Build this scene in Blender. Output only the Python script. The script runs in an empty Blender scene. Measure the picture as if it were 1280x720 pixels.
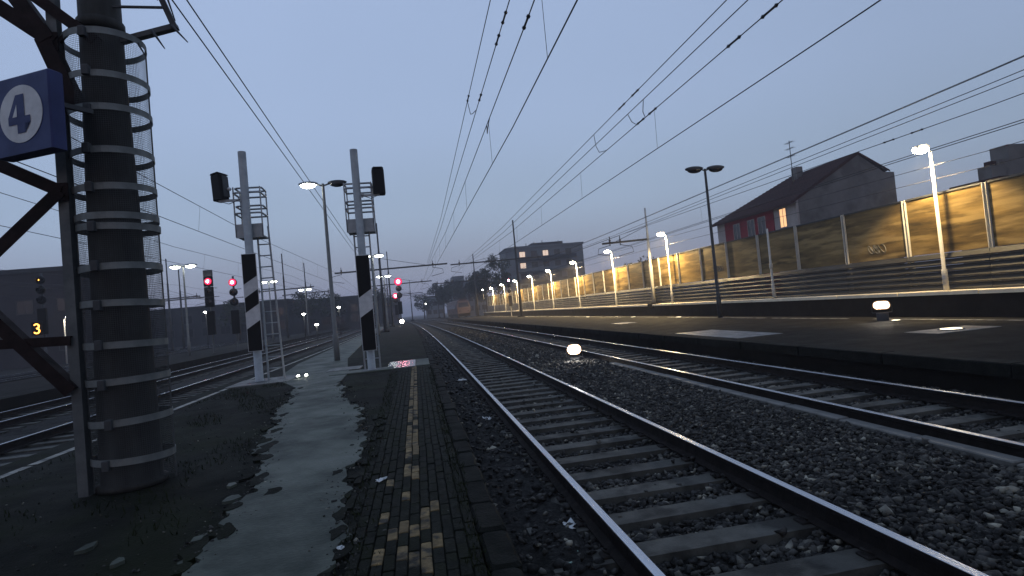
import bpy, bmesh, math, random
from math import sin, cos, pi, radians
from mathutils import Vector, Matrix
random.seed(7)
SC = bpy.context.scene
COL = SC.collection

# ---------------------------------------------------------------- camera
CAM_H = 1.603
yaw, pitch, roll = 0.16934, 0.031723, 0.092837
fw = Vector((sin(yaw)*cos(pitch), cos(yaw)*cos(pitch), sin(pitch)))
rt = Vector((cos(yaw), -sin(yaw), 0)); up = rt.cross(fw)
r2 = cos(roll)*rt - sin(roll)*up; u2 = sin(roll)*rt + cos(roll)*up
cd = bpy.data.cameras.new('camera'); cam = bpy.data.objects.new('camera', cd); COL.objects.link(cam)
M = Matrix((r2, u2, -fw)).transposed().to_4x4(); M.translation = (0, 0, CAM_H)
cam.matrix_world = M
cd.sensor_width = 36; cd.lens = 36*704.08/1280; cd.clip_start = .05; cd.clip_end = 6000
SC.camera = cam

# ---------------------------------------------------------------- sky, sun, exposure
def lin(c):
    return tuple(((v/255)/12.92 if v/255 <= .04045 else ((v/255+.055)/1.055)**2.4) for v in c)
SUN_EL, SUN_ROT = radians(1.5), radians(190)
W = bpy.data.worlds.new('World'); SC.world = W; W.use_nodes = True
nt = W.node_tree; nt.nodes.clear()
o_ = nt.nodes.new('ShaderNodeOutputWorld'); bg = nt.nodes.new('ShaderNodeBackground')
sky = nt.nodes.new('ShaderNodeTexSky'); sky.sky_type = 'NISHITA'; sky.sun_disc = False
sky.sun_elevation = SUN_EL; sky.sun_rotation = SUN_ROT; sky.air_density = 1; sky.dust_density = 2
bgn = nt.nodes.new('ShaderNodeBackground'); bgn.inputs[1].default_value = .05
nt.links.new(sky.outputs[0], bgn.inputs[0])
# dusk cloud deck: a smooth veil by elevation, the same in every direction
tc = nt.nodes.new('ShaderNodeTexCoord'); sx = nt.nodes.new('ShaderNodeSeparateXYZ')
nt.links.new(tc.outputs['Generated'], sx.inputs[0])
rp = nt.nodes.new('ShaderNodeValToRGB'); rp.color_ramp.interpolation = 'EASE'
els = [(0.0, (134, 138, 167)), (.07, (130, 143, 172)), (.18, (142, 161, 191)), (.34, (150, 169, 203)), (.6, (154, 173, 208))]
rp.color_ramp.elements[0].position = els[0][0]; rp.color_ramp.elements[0].color = (*lin(els[0][1]), 1)
rp.color_ramp.elements[1].position = els[-1][0]; rp.color_ramp.elements[1].color = (*lin(els[-1][1]), 1)
for pz, c in els[1:-1]:
    e = rp.color_ramp.elements.new(pz); e.color = (*lin(c), 1)
nt.links.new(sx.outputs[2], rp.inputs[0])
# faint soft cloud structure
nz = nt.nodes.new('ShaderNodeTexNoise'); nz.inputs['Scale'].default_value = 2.2; nz.inputs['Detail'].default_value = 3
nt.links.new(tc.outputs['Generated'], nz.inputs[0])
mr = nt.nodes.new('ShaderNodeMapRange'); mr.inputs[3].default_value = .93; mr.inputs[4].default_value = 1.07
nt.links.new(nz.outputs[0], mr.inputs[0])
mx = nt.nodes.new('ShaderNodeVectorMath'); mx.operation = 'SCALE'
nt.links.new(rp.outputs[0], mx.inputs[0]); nt.links.new(mr.outputs[0], mx.inputs['Scale'])
# the after-glow of the sunset is stronger ahead and to the left than to the right
dp_ = nt.nodes.new('ShaderNodeVectorMath'); dp_.operation = 'DOT_PRODUCT'; dp_.inputs[1].default_value = (-.5, .86, 0)
nt.links.new(tc.outputs['Generated'], dp_.inputs[0])
md_ = nt.nodes.new('ShaderNodeMapRange'); md_.inputs[1].default_value = -1; md_.inputs[2].default_value = 1; md_.inputs[3].default_value = .64; md_.inputs[4].default_value = 1.04
nt.links.new(dp_.outputs['Value'], md_.inputs[0])
mx2 = nt.nodes.new('ShaderNodeVectorMath'); mx2.operation = 'SCALE'
nt.links.new(mx.outputs[0], mx2.inputs[0]); nt.links.new(md_.outputs[0], mx2.inputs['Scale'])
nt.links.new(mx2.outputs[0], bg.inputs[0]); bg.inputs[1].default_value = 1.06
ad = nt.nodes.new('ShaderNodeAddShader')
nt.links.new(bg.outputs[0], ad.inputs[0]); nt.links.new(bgn.outputs[0], ad.inputs[1]); nt.links.new(ad.outputs[0], o_.inputs[0])
sl = bpy.data.lights.new('sun', 'SUN'); sl.energy = .04; sl.angle = radians(60); sl.color = (1, .86, .74)
so = bpy.data.objects.new('sun', sl); COL.objects.link(so)
so.rotation_euler = (radians(84), 0, radians(-10))
vs = SC.view_settings; vs.view_transform = 'Standard'; vs.look = 'None'; vs.gamma = 1; vs.exposure = 0; vs.use_curve_mapping = False
SC.cycles.use_denoising = True
SC.cycles.max_bounces = 6; SC.cycles.volume_bounces = 1; SC.cycles.transparent_max_bounces = 12
SC.cycles.sample_clamp_indirect = 4; SC.cycles.use_light_tree = True

# ---------------------------------------------------------------- helpers
def curve(y):                     # the whole railway bends gently to the left
    return -y*y/5600.0

class MB:
    """collects shapes; build() links them as one mesh object"""
    def __init__(s): s.v = []; s.f = []; s.sm = []
    def add(s, vs, fs, smooth=False):
        n = len(s.v); s.v += [tuple(a) for a in vs]
        s.f += [tuple(i+n for i in f) for f in fs]; s.sm += [smooth]*len(fs); return s
    def box(s, x0, x1, y0, y1, z0, z1):
        return s.add([(x0,y0,z0),(x1,y0,z0),(x1,y1,z0),(x0,y1,z0),(x0,y0,z1),(x1,y0,z1),(x1,y1,z1),(x0,y1,z1)],
                     [(0,3,2,1),(4,5,6,7),(0,1,5,4),(1,2,6,5),(2,3,7,6),(3,0,4,7)])
    def bbox(s, x0, x1, y0, y1, z0, z1, b=.01):
        """box with chamfered top and vertical edges"""
        r = []
        for z, k in ((z0, 0), (z1-b, 0), (z1, b)):
            X0, X1, Y0, Y1 = x0+k, x1-k, y0+k, y1-k
            r += [(X0+b,Y0,z),(X1-b,Y0,z),(X1,Y0+b,z),(X1,Y1-b,z),(X1-b,Y1,z),(X0+b,Y1,z),(X0,Y1-b,z),(X0,Y0+b,z)]
        fs = [tuple(range(7,-1,-1)), tuple(range(16,24))]
        for l in range(2):
            for i in range(8): fs.append((l*8+i, l*8+(i+1)%8, l*8+8+(i+1)%8, l*8+8+i))
        return s.add(r, fs)
    def tube(s, pts, r, n=8, caps=True, smooth=True):
        """round bar along pts; r number or list"""
        pts = [Vector(q) for q in pts]; R = r if isinstance(r, (list, tuple)) else [r]*len(pts)
        vs = []; prev = None
        for i, q in enumerate(pts):
            t = (pts[min(i+1, len(pts)-1)] - pts[max(i-1, 0)]).normalized()
            a = Vector((0,0,1)) if abs(t.z) < .9 else Vector((1,0,0))
            if prev is None: a = t.cross(a).normalized()
            else:
                a = prev - t*prev.dot(t); a = a.normalized() if a.length > 1e-6 else t.orthogonal().normalized()
            prev = a; b = t.cross(a)
            for k in range(n):
                an = 2*pi*k/n; vs.append(q + (a*cos(an) + b*sin(an))*R[i])
        fs = []
        for i in range(len(pts)-1):
            for k in range(n): fs.append((i*n+k, i*n+(k+1)%n, (i+1)*n+(k+1)%n, (i+1)*n+k))
        s.add(vs, fs, smooth)
        if caps:
            m = len(s.v) - len(vs)
            s.f += [tuple(m+k for k in range(n-1,-1,-1)), tuple(m+(len(pts)-1)*n+k for k in range(n))]; s.sm += [False]*2
        return s
    def bar(s, a, b, w, h, upv=(0,0,1)):
        """rectangular bar from a to b"""
        a, b = Vector(a), Vector(b); t = (b-a).normalized(); U = Vector(upv)
        if abs(t.dot(U)) > .98: U = Vector((0,1,0))
        x = t.cross(U).normalized()*w/2; y = x.normalized().cross(t).normalized()*h/2
        vs = [a-x-y, a+x-y, a+x+y, a-x+y, b-x-y, b+x-y, b+x+y, b-x+y]
        return s.add(vs, [(0,3,2,1),(4,5,6,7),(0,1,5,4),(1,2,6,5),(2,3,7,6),(3,0,4,7)])
    def angle(s, a, b, w, t, upv=(0,1,0)):
        """L profile"""
        a, b = Vector(a), Vector(b); d = (b-a).normalized(); U = Vector(upv)
        x = d.cross(U).normalized(); y = x.cross(d).normalized()
        prof = [(0,0),(w,0),(w,t),(t,t),(t,w),(0,w)]
        vs = [a + x*(p[0]-w/2) + y*(p[1]-w/2) for p in prof] + [b + x*(p[0]-w/2) + y*(p[1]-w/2) for p in prof]
        fs = [(5,4,3,2,1,0), (6,7,8,9,10,11)] + [(i,(i+1)%6,6+(i+1)%6,6+i) for i in range(6)]
        return s.add(vs, fs)
    def lathe(s, prof, n=16, axis='Z', c=(0,0,0), smooth=True):
        vs = []; c = Vector(c)
        for r, h in prof:
            for k in range(n):
                a = 2*pi*k/n; p = (r*cos(a), r*sin(a), h)
                if axis == 'Y': p = (p[0], -p[2], p[1])
                if axis == 'X': p = (p[2], p[0], p[1])
                vs.append(c + Vector(p))
        fs = []
        for i in range(len(prof)-1):
            for k in range(n): fs.append((i*n+k, i*n+(k+1)%n, (i+1)*n+(k+1)%n, (i+1)*n+k))
        fs2 = [tuple(range(n-1,-1,-1)), tuple((len(prof)-1)*n+k for k in range(n))]
        s.add(vs, fs, smooth); m = len(s.v)-len(vs)
        s.f += [tuple(m+i for i in f) for f in fs2]; s.sm += [False]*2
        return s
    def prism(s, poly, axis, a, b):
        """poly extruded along an axis; poly is in the other two axes"""
        n = len(poly)
        def P(q, t):
            if axis == 'Y': return (q[0], t, q[1])
            if axis == 'X': return (t, q[0], q[1])
            return (q[0], q[1], t)
        vs = [P(q, a) for q in poly] + [P(q, b) for q in poly]
        return s.add(vs, [tuple(range(n-1,-1,-1)), tuple(range(n, 2*n))] + [(i,(i+1)%n,n+(i+1)%n,n+i) for i in range(n)])
    def sweep(s, prof, ys, xo, caps=True, zo=0):
        """profile (x,z) swept along the curved railway at the given ys"""
        n = len(prof); vs = []
        for y in ys:
            for x, z in prof: vs.append((x + xo + curve(y), y, z+zo))
        fs = []
        for i in range(len(ys)-1):
            for k in range(n): fs.append((i*n+k, i*n+(k+1)%n, (i+1)*n+(k+1)%n, (i+1)*n+k))
        if caps: fs += [tuple(range(n-1,-1,-1)), tuple((len(ys)-1)*n+k for k in range(n))]
        return s.add(vs, fs)
    def ell(s, c, rx, ry, rz, n=12, m=7, rot=None):
        vs = []; c = Vector(c)
        for i in range(m+1):
            th = pi*i/m
            for k in range(n):
                ph = 2*pi*k/n
                p = Vector((rx*sin(th)*cos(ph), ry*sin(th)*sin(ph), rz*cos(th)))
                vs.append(c + (rot @ p if rot else p))
        fs = [(i*n+k, (i+1)*n+k, (i+1)*n+(k+1)%n, i*n+(k+1)%n) for i in range(m) for k in range(n)]
        return s.add(vs, fs, True)
    def mesh(s, name):
        me = bpy.data.meshes.new(name); me.from_pydata(s.v, [], s.f)
        me.polygons.foreach_set('use_smooth', s.sm); me.validate(); me.update(); return me
    def build(s, name, mat, parent=None, loc=(0,0,0), fix=True):
        me = s.mesh(name)
        if fix:
            bm = bmesh.new(); bm.from_mesh(me); bmesh.ops.recalc_face_normals(bm, faces=bm.faces); bm.to_mesh(me); bm.free()
        me.materials.append(mat); o = bpy.data.objects.new(name, me); COL.objects.link(o)
        o.location = loc
        if parent: o.parent = parent
        return o

def tag(o, label=None, cat=None, group=None, kind=None):
    if label: o['label'] = label
    if cat: o['category'] = cat
    if group: o['group'] = group
    if kind: o['kind'] = kind
    return o
def thing(name, label, cat, loc=(0,0,0), rz=0, group=None):
    o = bpy.data.objects.new(name, None); COL.objects.link(o); o.empty_display_size = .2
    o.location = loc; o.rotation_euler = (0,0,rz); return tag(o, label, cat, group)
def inst(me, name, parent, loc, rz=0, rx=0, ry=0, scale=None, mat=None):
    o = bpy.data.objects.new(name, me); COL.objects.link(o); o.parent = parent
    o.location = loc; o.rotation_euler = (rx, ry, rz)
    if scale: o.scale = scale
    return o
def copy_tree(o, parent=None):
    c = o.copy(); COL.objects.link(c); c.parent = parent
    for ch in o.children: copy_tree(ch, c)
    return c
def yrange(a, b, st):
    n = max(1, int(round((b-a)/st))); return [a+(b-a)*i/n for i in range(n+1)]

# ---------------------------------------------------------------- materials
def mat(name, c1, c2=None, scale=6, rough=(.6,.9), bump=.15, bscale=60, metal=0, spec=.5, stretch=(1,1,1), vary=0, detail=6, c3=None, s3=1.5):
    m = bpy.data.materials.new(name); m.use_nodes = True; n = m.node_tree; N = n.nodes; L = n.links
    b = N['Principled BSDF']; b.inputs['Metallic'].default_value = metal; b.inputs['Specular IOR Level'].default_value = spec
    c2 = c2 or tuple(x*.6 for x in c1)
    t = N.new('ShaderNodeTexCoord'); mp = N.new('ShaderNodeMapping'); mp.inputs['Scale'].default_value = stretch
    L.new(t.outputs['Object'], mp.inputs[0])
    a = N.new('ShaderNodeTexNoise'); a.inputs['Scale'].default_value = scale; a.inputs['Detail'].default_value = detail; a.inputs['Roughness'].default_value = .65
    L.new(mp.outputs[0], a.inputs[0])
    oi = N.new('ShaderNodeObjectInfo')
    if vary:
        ofs = N.new('ShaderNodeVectorMath'); ofs.operation = 'SCALE'; ofs.inputs[0].default_value = (37, 91, 53)
        L.new(oi.outputs['Random'], ofs.inputs['Scale']); L.new(ofs.outputs[0], mp.inputs['Location'])
    mr = N.new('ShaderNodeMapRange'); mr.inputs[1].default_value = .32; mr.inputs[2].default_value = .68; L.new(a.outputs[0], mr.inputs[0])
    mx = N.new('ShaderNodeMix'); mx.data_type = 'RGBA'; mx.inputs[6].default_value = (*c1, 1); mx.inputs[7].default_value = (*c2, 1)
    L.new(mr.outputs[0], mx.inputs[0]); out = mx.outputs[2]
    if c3:
        a3 = N.new('ShaderNodeTexNoise'); a3.inputs['Scale'].default_value = s3; a3.inputs['Detail'].default_value = 4; L.new(mp.outputs[0], a3.inputs[0])
        m3 = N.new('ShaderNodeMapRange'); m3.inputs[1].default_value = .5; m3.inputs[2].default_value = .62; L.new(a3.outputs[0], m3.inputs[0])
        x3 = N.new('ShaderNodeMix'); x3.data_type = 'RGBA'; x3.inputs[7].default_value = (*c3, 1)
        L.new(out, x3.inputs[6]); L.new(m3.outputs[0], x3.inputs[0]); out = x3.outputs[2]
    if vary:
        mv = N.new('ShaderNodeMapRange'); mv.inputs[3].default_value = 1-vary; mv.inputs[4].default_value = 1+vary; L.new(oi.outputs['Random'], mv.inputs[0])
        sv = N.new('ShaderNodeVectorMath'); sv.operation = 'SCALE'; L.new(out, sv.inputs[0]); L.new(mv.outputs[0], sv.inputs['Scale']); out = sv.outputs[0]
    L.new(out, b.inputs['Base Color'])
    rr = N.new('ShaderNodeMapRange'); rr.inputs[1].default_value = .3; rr.inputs[2].default_value = .7; rr.inputs[3].default_value = rough[0]; rr.inputs[4].default_value = rough[1]
    L.new(a.outputs[0], rr.inputs[0]); L.new(rr.outputs[0], b.inputs['Roughness'])
    if bump:
        f = N.new('ShaderNodeTexNoise'); f.inputs['Scale'].default_value = bscale; f.inputs['Detail'].default_value = 5; L.new(t.outputs['Object'], f.inputs[0])
        bp = N.new('ShaderNodeBump'); bp.inputs['Strength'].default_value = bump; bp.inputs['Distance'].default_value = .02
        L.new(f.outputs[0], bp.inputs['Height']); L.new(bp.outputs[0], b.inputs['Normal'])
    return m
def emit(name, col, st):
    m = bpy.data.materials.new(name); m.use_nodes = True; n = m.node_tree
    b = n.nodes['Principled BSDF']; b.inputs['Base Color'].default_value = (*col, 1)
    b.inputs['Emission Color'].default_value = (*col, 1); b.inputs['Emission Strength'].default_value = st
    return m
T = {}
T['ground'] = mat('ground_soil', (.022,.022,.02), (.012,.013,.011), .6, (.7,.95), .5, 14, spec=.2)
T['bed'] = mat('ballast_bed', (.020,.020,.019), (.005,.005,.005), 26, (.7,.95), 1.0, 34, detail=8, c3=(.008,.008,.007), s3=.7, spec=.12)
T['bedfar'] = mat('ballast_bed_grey', (.026,.026,.025), (.009,.009,.009), 16, (.7,.95), 1.0, 22, detail=8, c3=(.012,.011,.01), s3=.35, spec=.12)
T['stone'] = mat('ballast_stone', (.050,.050,.046), (.018,.018,.017), 9, (.5,.85), .3, 60, c3=(.085,.083,.073), s3=7, spec=.2)
T['sleeper'] = mat('concrete_sleeper', (.080,.080,.070), (.048,.048,.043), 5, (.6,.85), .35, 60, vary=.18, c3=(.026,.026,.023), s3=2.5, spec=.2)
T['railtop'] = mat('polished_rail', (.55,.56,.6), (.42,.43,.46), 3, (.2,.34), .05, 90, metal=1, stretch=(6,.2,6))
T['rust'] = mat('rusty_steel', (.012,.009,.008), (.006,.005,.005), 12, (.7,.9), .3, 70, spec=.15)
T['clip'] = mat('clip_steel', (.022,.019,.017), (.010,.009,.009), 12, (.6,.9), .3, 70, spec=.2)
T['asphalt'] = mat('mossy_asphalt', (.011,.0125,.008), (.004,.0045,.0035), 2.2, (.75,.95), .6, 55, c3=(.009,.012,.0045), s3=.8, spec=.10)
T['asphaltR'] = mat('wet_asphalt', (.012,.0105,.008), (.007,.006,.005), 1.6, (.7,.9), .35, 60, c3=(.009,.008,.0065), s3=.5, spec=.06)
T['path'] = mat('worn_concrete', (.066,.078,.060), (.030,.036,.029), 1.9, (.5,.8), .35, 30, c3=(.092,.104,.083), s3=1.1, detail=12, spec=.25)
T['slab'] = mat('pale_concrete', (.125,.125,.115), (.075,.075,.07), 4, (.4,.7), .2, 40, spec=.3)
T['cover'] = mat('pale_cover', (.12,.12,.116), (.07,.07,.068), 3.5, (.30,.6), .15, 40, c3=(.045,.044,.042), s3=2.2)
T['paver'] = mat('dark_paver', (.0125,.014,.010), (.006,.007,.005), 14, (.7,.9), .5, 70, vary=.2, c3=(.008,.010,.0045), s3=4, spec=.10)
T['yellow'] = mat('yellow_paver', (.22,.155,.068), (.10,.075,.04), 16, (.6,.9), .5, 70, vary=.3, c3=(.03,.027,.02), s3=9, spec=.2)
T['kerb'] = mat('kerb_stone', (.009,.010,.008), (.0045,.005,.004), 5, (.7,.9), .4, 50, vary=.3, spec=.08)
T['white'] = mat('worn_white_paint', (.36,.34,.29), (.16,.155,.135), 7, (.4,.7), .2, 50, c3=(.05,.05,.045), s3=3, spec=.3)
T['galv'] = mat('galvanised_steel', (.36,.385,.40), (.26,.28,.295), 5, (.45,.7), .08, 60, metal=.15)
T['galvd'] = mat('weathered_galvanised_steel', (.12,.13,.133), (.07,.077,.08), 4, (.5,.8), .1, 60, metal=.3)
T['colum'] = mat('grey_green_column', (.036,.036,.033), (.018,.018,.017), 2.5, (.6,.85), .15, 40, stretch=(3,3,.4), spec=.3)
T['redox'] = mat('red_brown_primer', (.022,.012,.011), (.010,.006,.006), 6, (.65,.85), .2, 50, spec=.15)
T['band'] = mat('guard_band', (.19,.205,.20), (.115,.125,.122), 5, (.45,.75), .12, 60, metal=.25)
T['black'] = mat('black_enamel', (.006,.006,.0065), (.009,.009,.009), 8, (.5,.7), .05, 60, spec=.15)
T['wpaint'] = mat('white_enamel', (.62,.63,.64), (.46,.47,.48), 6, (.35,.6), .06, 60)
T['blue'] = mat('blue_enamel', (.010,.022,.125), (.007,.016,.09), 5, (.35,.55), .04, 60, spec=.35)
T['wire'] = mat('dark_wire', (.035,.035,.04), (.02,.02,.022), 9, (.5,.8), 0, 60)
T['mast'] = mat('grey_mast', (.05,.053,.057), (.03,.032,.035), 4, (.5,.8), .1, 60)
T['pole'] = mat('lamp_pole', (.17,.178,.18), (.12,.126,.128), 3, (.4,.65), .06, 60)
T['palepole'] = mat('pale_post', (.55,.54,.50), (.40,.39,.36), 3, (.45,.7), .06, 60)
T['concrete'] = mat('grey_concrete', (.015,.013,.011), (.008,.007,.006), 2, (.7,.9), .3, 30, c3=(.007,.006,.006), s3=.8, spec=.1)
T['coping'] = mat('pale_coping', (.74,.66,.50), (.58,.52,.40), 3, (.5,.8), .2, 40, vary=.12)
T['slat'] = mat('grey_louvre', (.050,.049,.043), (.028,.027,.024), 3, (.45,.7), .1, 50, vary=.2, stretch=(1,.3,2), spec=.3)
T['panel'] = mat('brown_barrier_panel', (.22,.145,.048), (.036,.026,.011), .9, (.35,.65), .08, 30, vary=.25, stretch=(1,.42,3.2), c3=(.27,.19,.075), s3=1.1, spec=.25)
T['redwall'] = mat('red_plaster', (.21,.022,.032), (.15,.017,.025), 1, (.8,.95), .2, 30, spec=.15)
T['greywall'] = mat('grey_plaster', (.175,.167,.162), (.125,.12,.117), .7, (.8,.95), .25, 20, c3=(.10,.095,.092), s3=.5, spec=.15)
T['palewall'] = mat('pale_plaster', (.36,.33,.32), (.27,.25,.24), 1, (.8,.95), .2, 30, spec=.2)
T['tile'] = mat('dark_red_tile', (.050,.020,.019), (.028,.012,.012), 4, (.7,.9), .4, 20, vary=.2, spec=.15)
T['apt'] = mat('grey_apartment', (.15,.17,.185), (.11,.125,.14), .3, (.7,.9), .2, 10, spec=.2)
T['aptd'] = mat('dark_apartment', (.04,.043,.05), (.027,.03,.034), .4, (.7,.9), .2, 10, spec=.2)
T['depot'] = mat('dark_depot_wall', (.035,.031,.036), (.024,.022,.027), .4, (.7,.95), .2, 10, spec=.2)
T['shed'] = mat('slate_shed_wall', (.04,.043,.05), (.026,.028,.033), .3, (.7,.95), .2, 10, spec=.2)
T['glass'] = mat('dark_window_glass', (.02,.022,.028), (.015,.017,.02), 2, (.1,.2), 0, 10)
T['leaf'] = mat('dusk_leaf', (.03,.04,.02), (.018,.026,.013), 8, (.7,.9), 0, 10, vary=.2, spec=.2)
T['bark'] = mat('bark', (.05,.042,.035), (.03,.026,.022), 9, (.8,.95), .4, 30)
T['grass'] = mat('short_grass', (.020,.026,.010), (.015,.018,.008), 2, (.8,.95), 0, 10, spec=.05)
T['frame'] = mat('dark_window_frame', (.05,.05,.052), (.035,.035,.037), 3, (.6,.9), 0, 10, spec=.2)
T['wetslab'] = mat('wet_pale_slab', (.17,.165,.16), (.12,.118,.114), 2.5, (.14,.26), .05, 40)
T['meshwire'] = mat('dull_mesh_wire', (.06,.064,.066), (.035,.038,.04), 4, (.6,.85), .1, 60, metal=.2)
T['litter'] = mat('white_litter', (.62,.64,.64), (.45,.48,.48), 6, (.5,.8), .2, 30)
T['green'] = mat('green_litter', (.12,.32,.22), (.4,.5,.46), 14, (.4,.7), .2, 30)
T['train'] = mat('dull_train_paint', (.125,.085,.085), (.085,.062,.064), 1, (.5,.7), .1, 10, spec=.2)
T['porc'] = mat('brown_insulator', (.05,.03,.025), (.04,.025,.02), 4, (.2,.4), 0, 10)
E_WARM = emit('warm_lamp_glow', (1,.84,.58), 140)
E_COOL = emit('pale_lamp_glow', (.95,1,.86), 22)
E_FLOOD = emit('bright_white_lens', (1,.93,.82), 45)
E_RIM = emit('warm_halo_rim', (1,.60,.32), .75)  # lamp halo put into a glowing frame
E_REDRIM = emit('red_halo_rim', (1,.02,.09), .55)  # red halo of the lit lens, put into a glowing ring
E_GLINT = emit('glint_disc_glow', (1,.86,.58), 3)  # emission standing in for glints of lamplight
E_FAR = emit('distant_lamp_glow', (1,.97,.85), 30)
E_RED = emit('red_signal_lens', (1,.022,.06), 9)
E_REDS = emit('small_red_signal_lens', (1,.07,.12), 16)
E_PINK = emit('pink_hot_signal_lens', (1,.30,.38), 60)
E_ORANGE = emit('orange_numeral_glow', (1,.42,.06), 7)
E_WIN = emit('lit_window_glow', (1,.55,.25), 1.1)
E_WIN2 = emit('pale_lit_window_glow', (1,.74,.56), .75)

# ================================================================ THE SETTING
R_ = 1600
tag(MB().add([(-R_,-R_,-.62),(R_,-R_,-.62),(R_,R_,-.62),(-R_,R_,-.62)], [(0,1,2,3)]).build('ground', T['ground']), kind='structure')

PZ, RZ = .25, .28
def strip(name, x0, x1, z, m, ya=-12, yb=230, zb=-.55, slope=0.0):
    prof = [(x0, zb), (x1, zb), (x1, z), (x0, z)]
    return tag(MB().sweep(prof, yrange(ya, yb, 4), 0).build(name, m), kind='structure')
plat = strip('platform_near', -5.10, .24, PZ-.007, T['asphalt'], yb=125)
platR = strip('platform_right', 7.40, 13.35, RZ, T['asphaltR'], yb=106)
platL = strip('platform_far_left', -18.7, -12.3, PZ, T['asphaltR'], yb=170)

# trackbeds: uneven sheets of ballast
def bed(name, x0, x1, fz, ya, yb, dx, m):
    nx = max(2, int((x1-x0)/dx)); xs = [x0+(x1-x0)*i/nx for i in range(nx+1)]
    ys = []; y = ya; st = .12
    while y < yb:
        ys.append(y); y += st if y < 14 else st + (y-14)*.03
    ys.append(yb); vs = []; rnd = random.Random(3)
    for y in ys:
        for x in xs: vs.append((x+curve(y), y, fz(x) + rnd.uniform(-.018,.018)))
    n = nx+1
    fs = [(i*n+k, i*n+k+1, (i+1)*n+k+1, (i+1)*n+k) for i in range(len(ys)-1) for k in range(nx)]
    return tag(MB().add(vs, fs).build(name, m, fix=False), kind='structure')
X1, X2 = 1.975, 5.80
def fz_main(x):
    b = -.205 - .03*max(0, min(1, (.66-min(abs(x-X1), abs(x-X2)))/.1))
    h = .085*math.exp(-((x-3.88)/.55)**2)       # heaped ballast between the two tracks
    w = min(abs(x-X1), abs(x-X2))
    h = max(h, .062*max(0, min(1, (w-.84)/.14)))
    lo = -.05*max(0, min(1, (.95-x)/.5)) - .06*max(0, min(1, (x-7.0)/.4))
    return b + h + lo
bed('trackbed_near', .22, 7.42, fz_main, -4, 220, .09, T['bed'])
bed('trackbed_left', -12.35, -5.05, lambda x: -.20, -4, 220, .35, T['bedfar'])
bed('trackbed_right', 13.3, 17.6, lambda x: -.28, -4, 220, .35, T['bedfar'])
bed('trackbed_siding', 7.4, 13.32, lambda x: -.22, 106, 220, .6, T['bedfar'])
bed('trackbed_far_left', -46, -18.65, lambda x: -.22, 0, 220, 1.2, T['bedfar'])

# ---- near platform: kerb stones, pavers, path, painted line
kme = MB().bbox(-.09, .09, -.243, .243, -.30, .008, .02).mesh('kerb_stone'); kme.materials.append(T['kerb'])
for i in range(123):
    y = -2.75 + i*.5
    inst(kme, 'kerb_stone', plat, (.335+curve(y)+random.uniform(-.014,.012), y, PZ-.006+random.uniform(-.014,.006)), random.uniform(-.03,.03), random.uniform(-.02,.02), random.uniform(-.03,.05))
wallm = MB().sweep([(.25,-.6),(.40,-.6),(.40,-.07),(.25,-.07)], yrange(-4, 125, 4), 0).build('edge_wall', T['kerb'], plat)
tag(MB().sweep([(.245,-.55),(.425,-.55),(.425,PZ+.004),(.245,PZ+.004)], yrange(59, 125, 4), 0).build('far_kerb', T['kerb'], plat), kind='stuff')
PW, PL = .068, .205
pv = {}
for key in ('paver', 'yellow'):
    me = MB().bbox(-PW/2+.004, PW/2-.004, -PL/2+.004, PL/2-.004, -.03, .012, .004).mesh('paver'); me.materials.append(T[key]); pv[key] = me
far_d, far_y = MB(), MB()
rnd = random.Random(11); npv = 0
cols = int((.24+.72)/PW)
for c in range(cols):
    x = .205 - c*PW
    yo = (c % 2)*PL/2
    for r in range(80):
        y = 1.9 + r*PL + yo
        if y > 15.0: break
        if c >= 11 and rnd.random() < .25 + .1*(c-10): continue           # ragged border towards the concrete
        if y > 8.5 and c > 10: continue
        inline = 5 <= c <= 6
        yel = False
        if y > 4.85 and inline: yel = rnd.random() < (.93 if y > 5.3 else .75)
        elif 3.0 < y < 4.85 and 3 <= c <= 8: yel = rnd.random() < .12
        # two broken diagonal runs of yellow pieces across the paving
        for y0, sl in ((3.72, -.42), (3.30, -.30)):
            if 3 <= c <= 8 and abs(y - (y0 + sl*(c-5)*PW)) < .10 and rnd.random() < .75: yel = True
        dz = rnd.uniform(-.0035, .0035)
        if y < 5.9 and npv < 298:
            inst(pv['yellow' if yel else 'paver'], 'paver', plat, (x, y, PZ+dz), rnd.uniform(-.03,.03), rnd.uniform(-.02,.02), rnd.uniform(-.04,.04)); npv += 1
        else:
            (far_y if yel else far_d).bbox(x-PW/2+.004+curve(y), x+PW/2-.004+curve(y), y-PL/2+.004, y+PL/2-.004, PZ-.03, PZ+.012+dz, .004)
tag(far_d.build('distant_paving', T['paver'], plat), kind='stuff')
tag(far_y.build('yellow_paving_line', T['yellow'], plat), kind='stuff')

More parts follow.
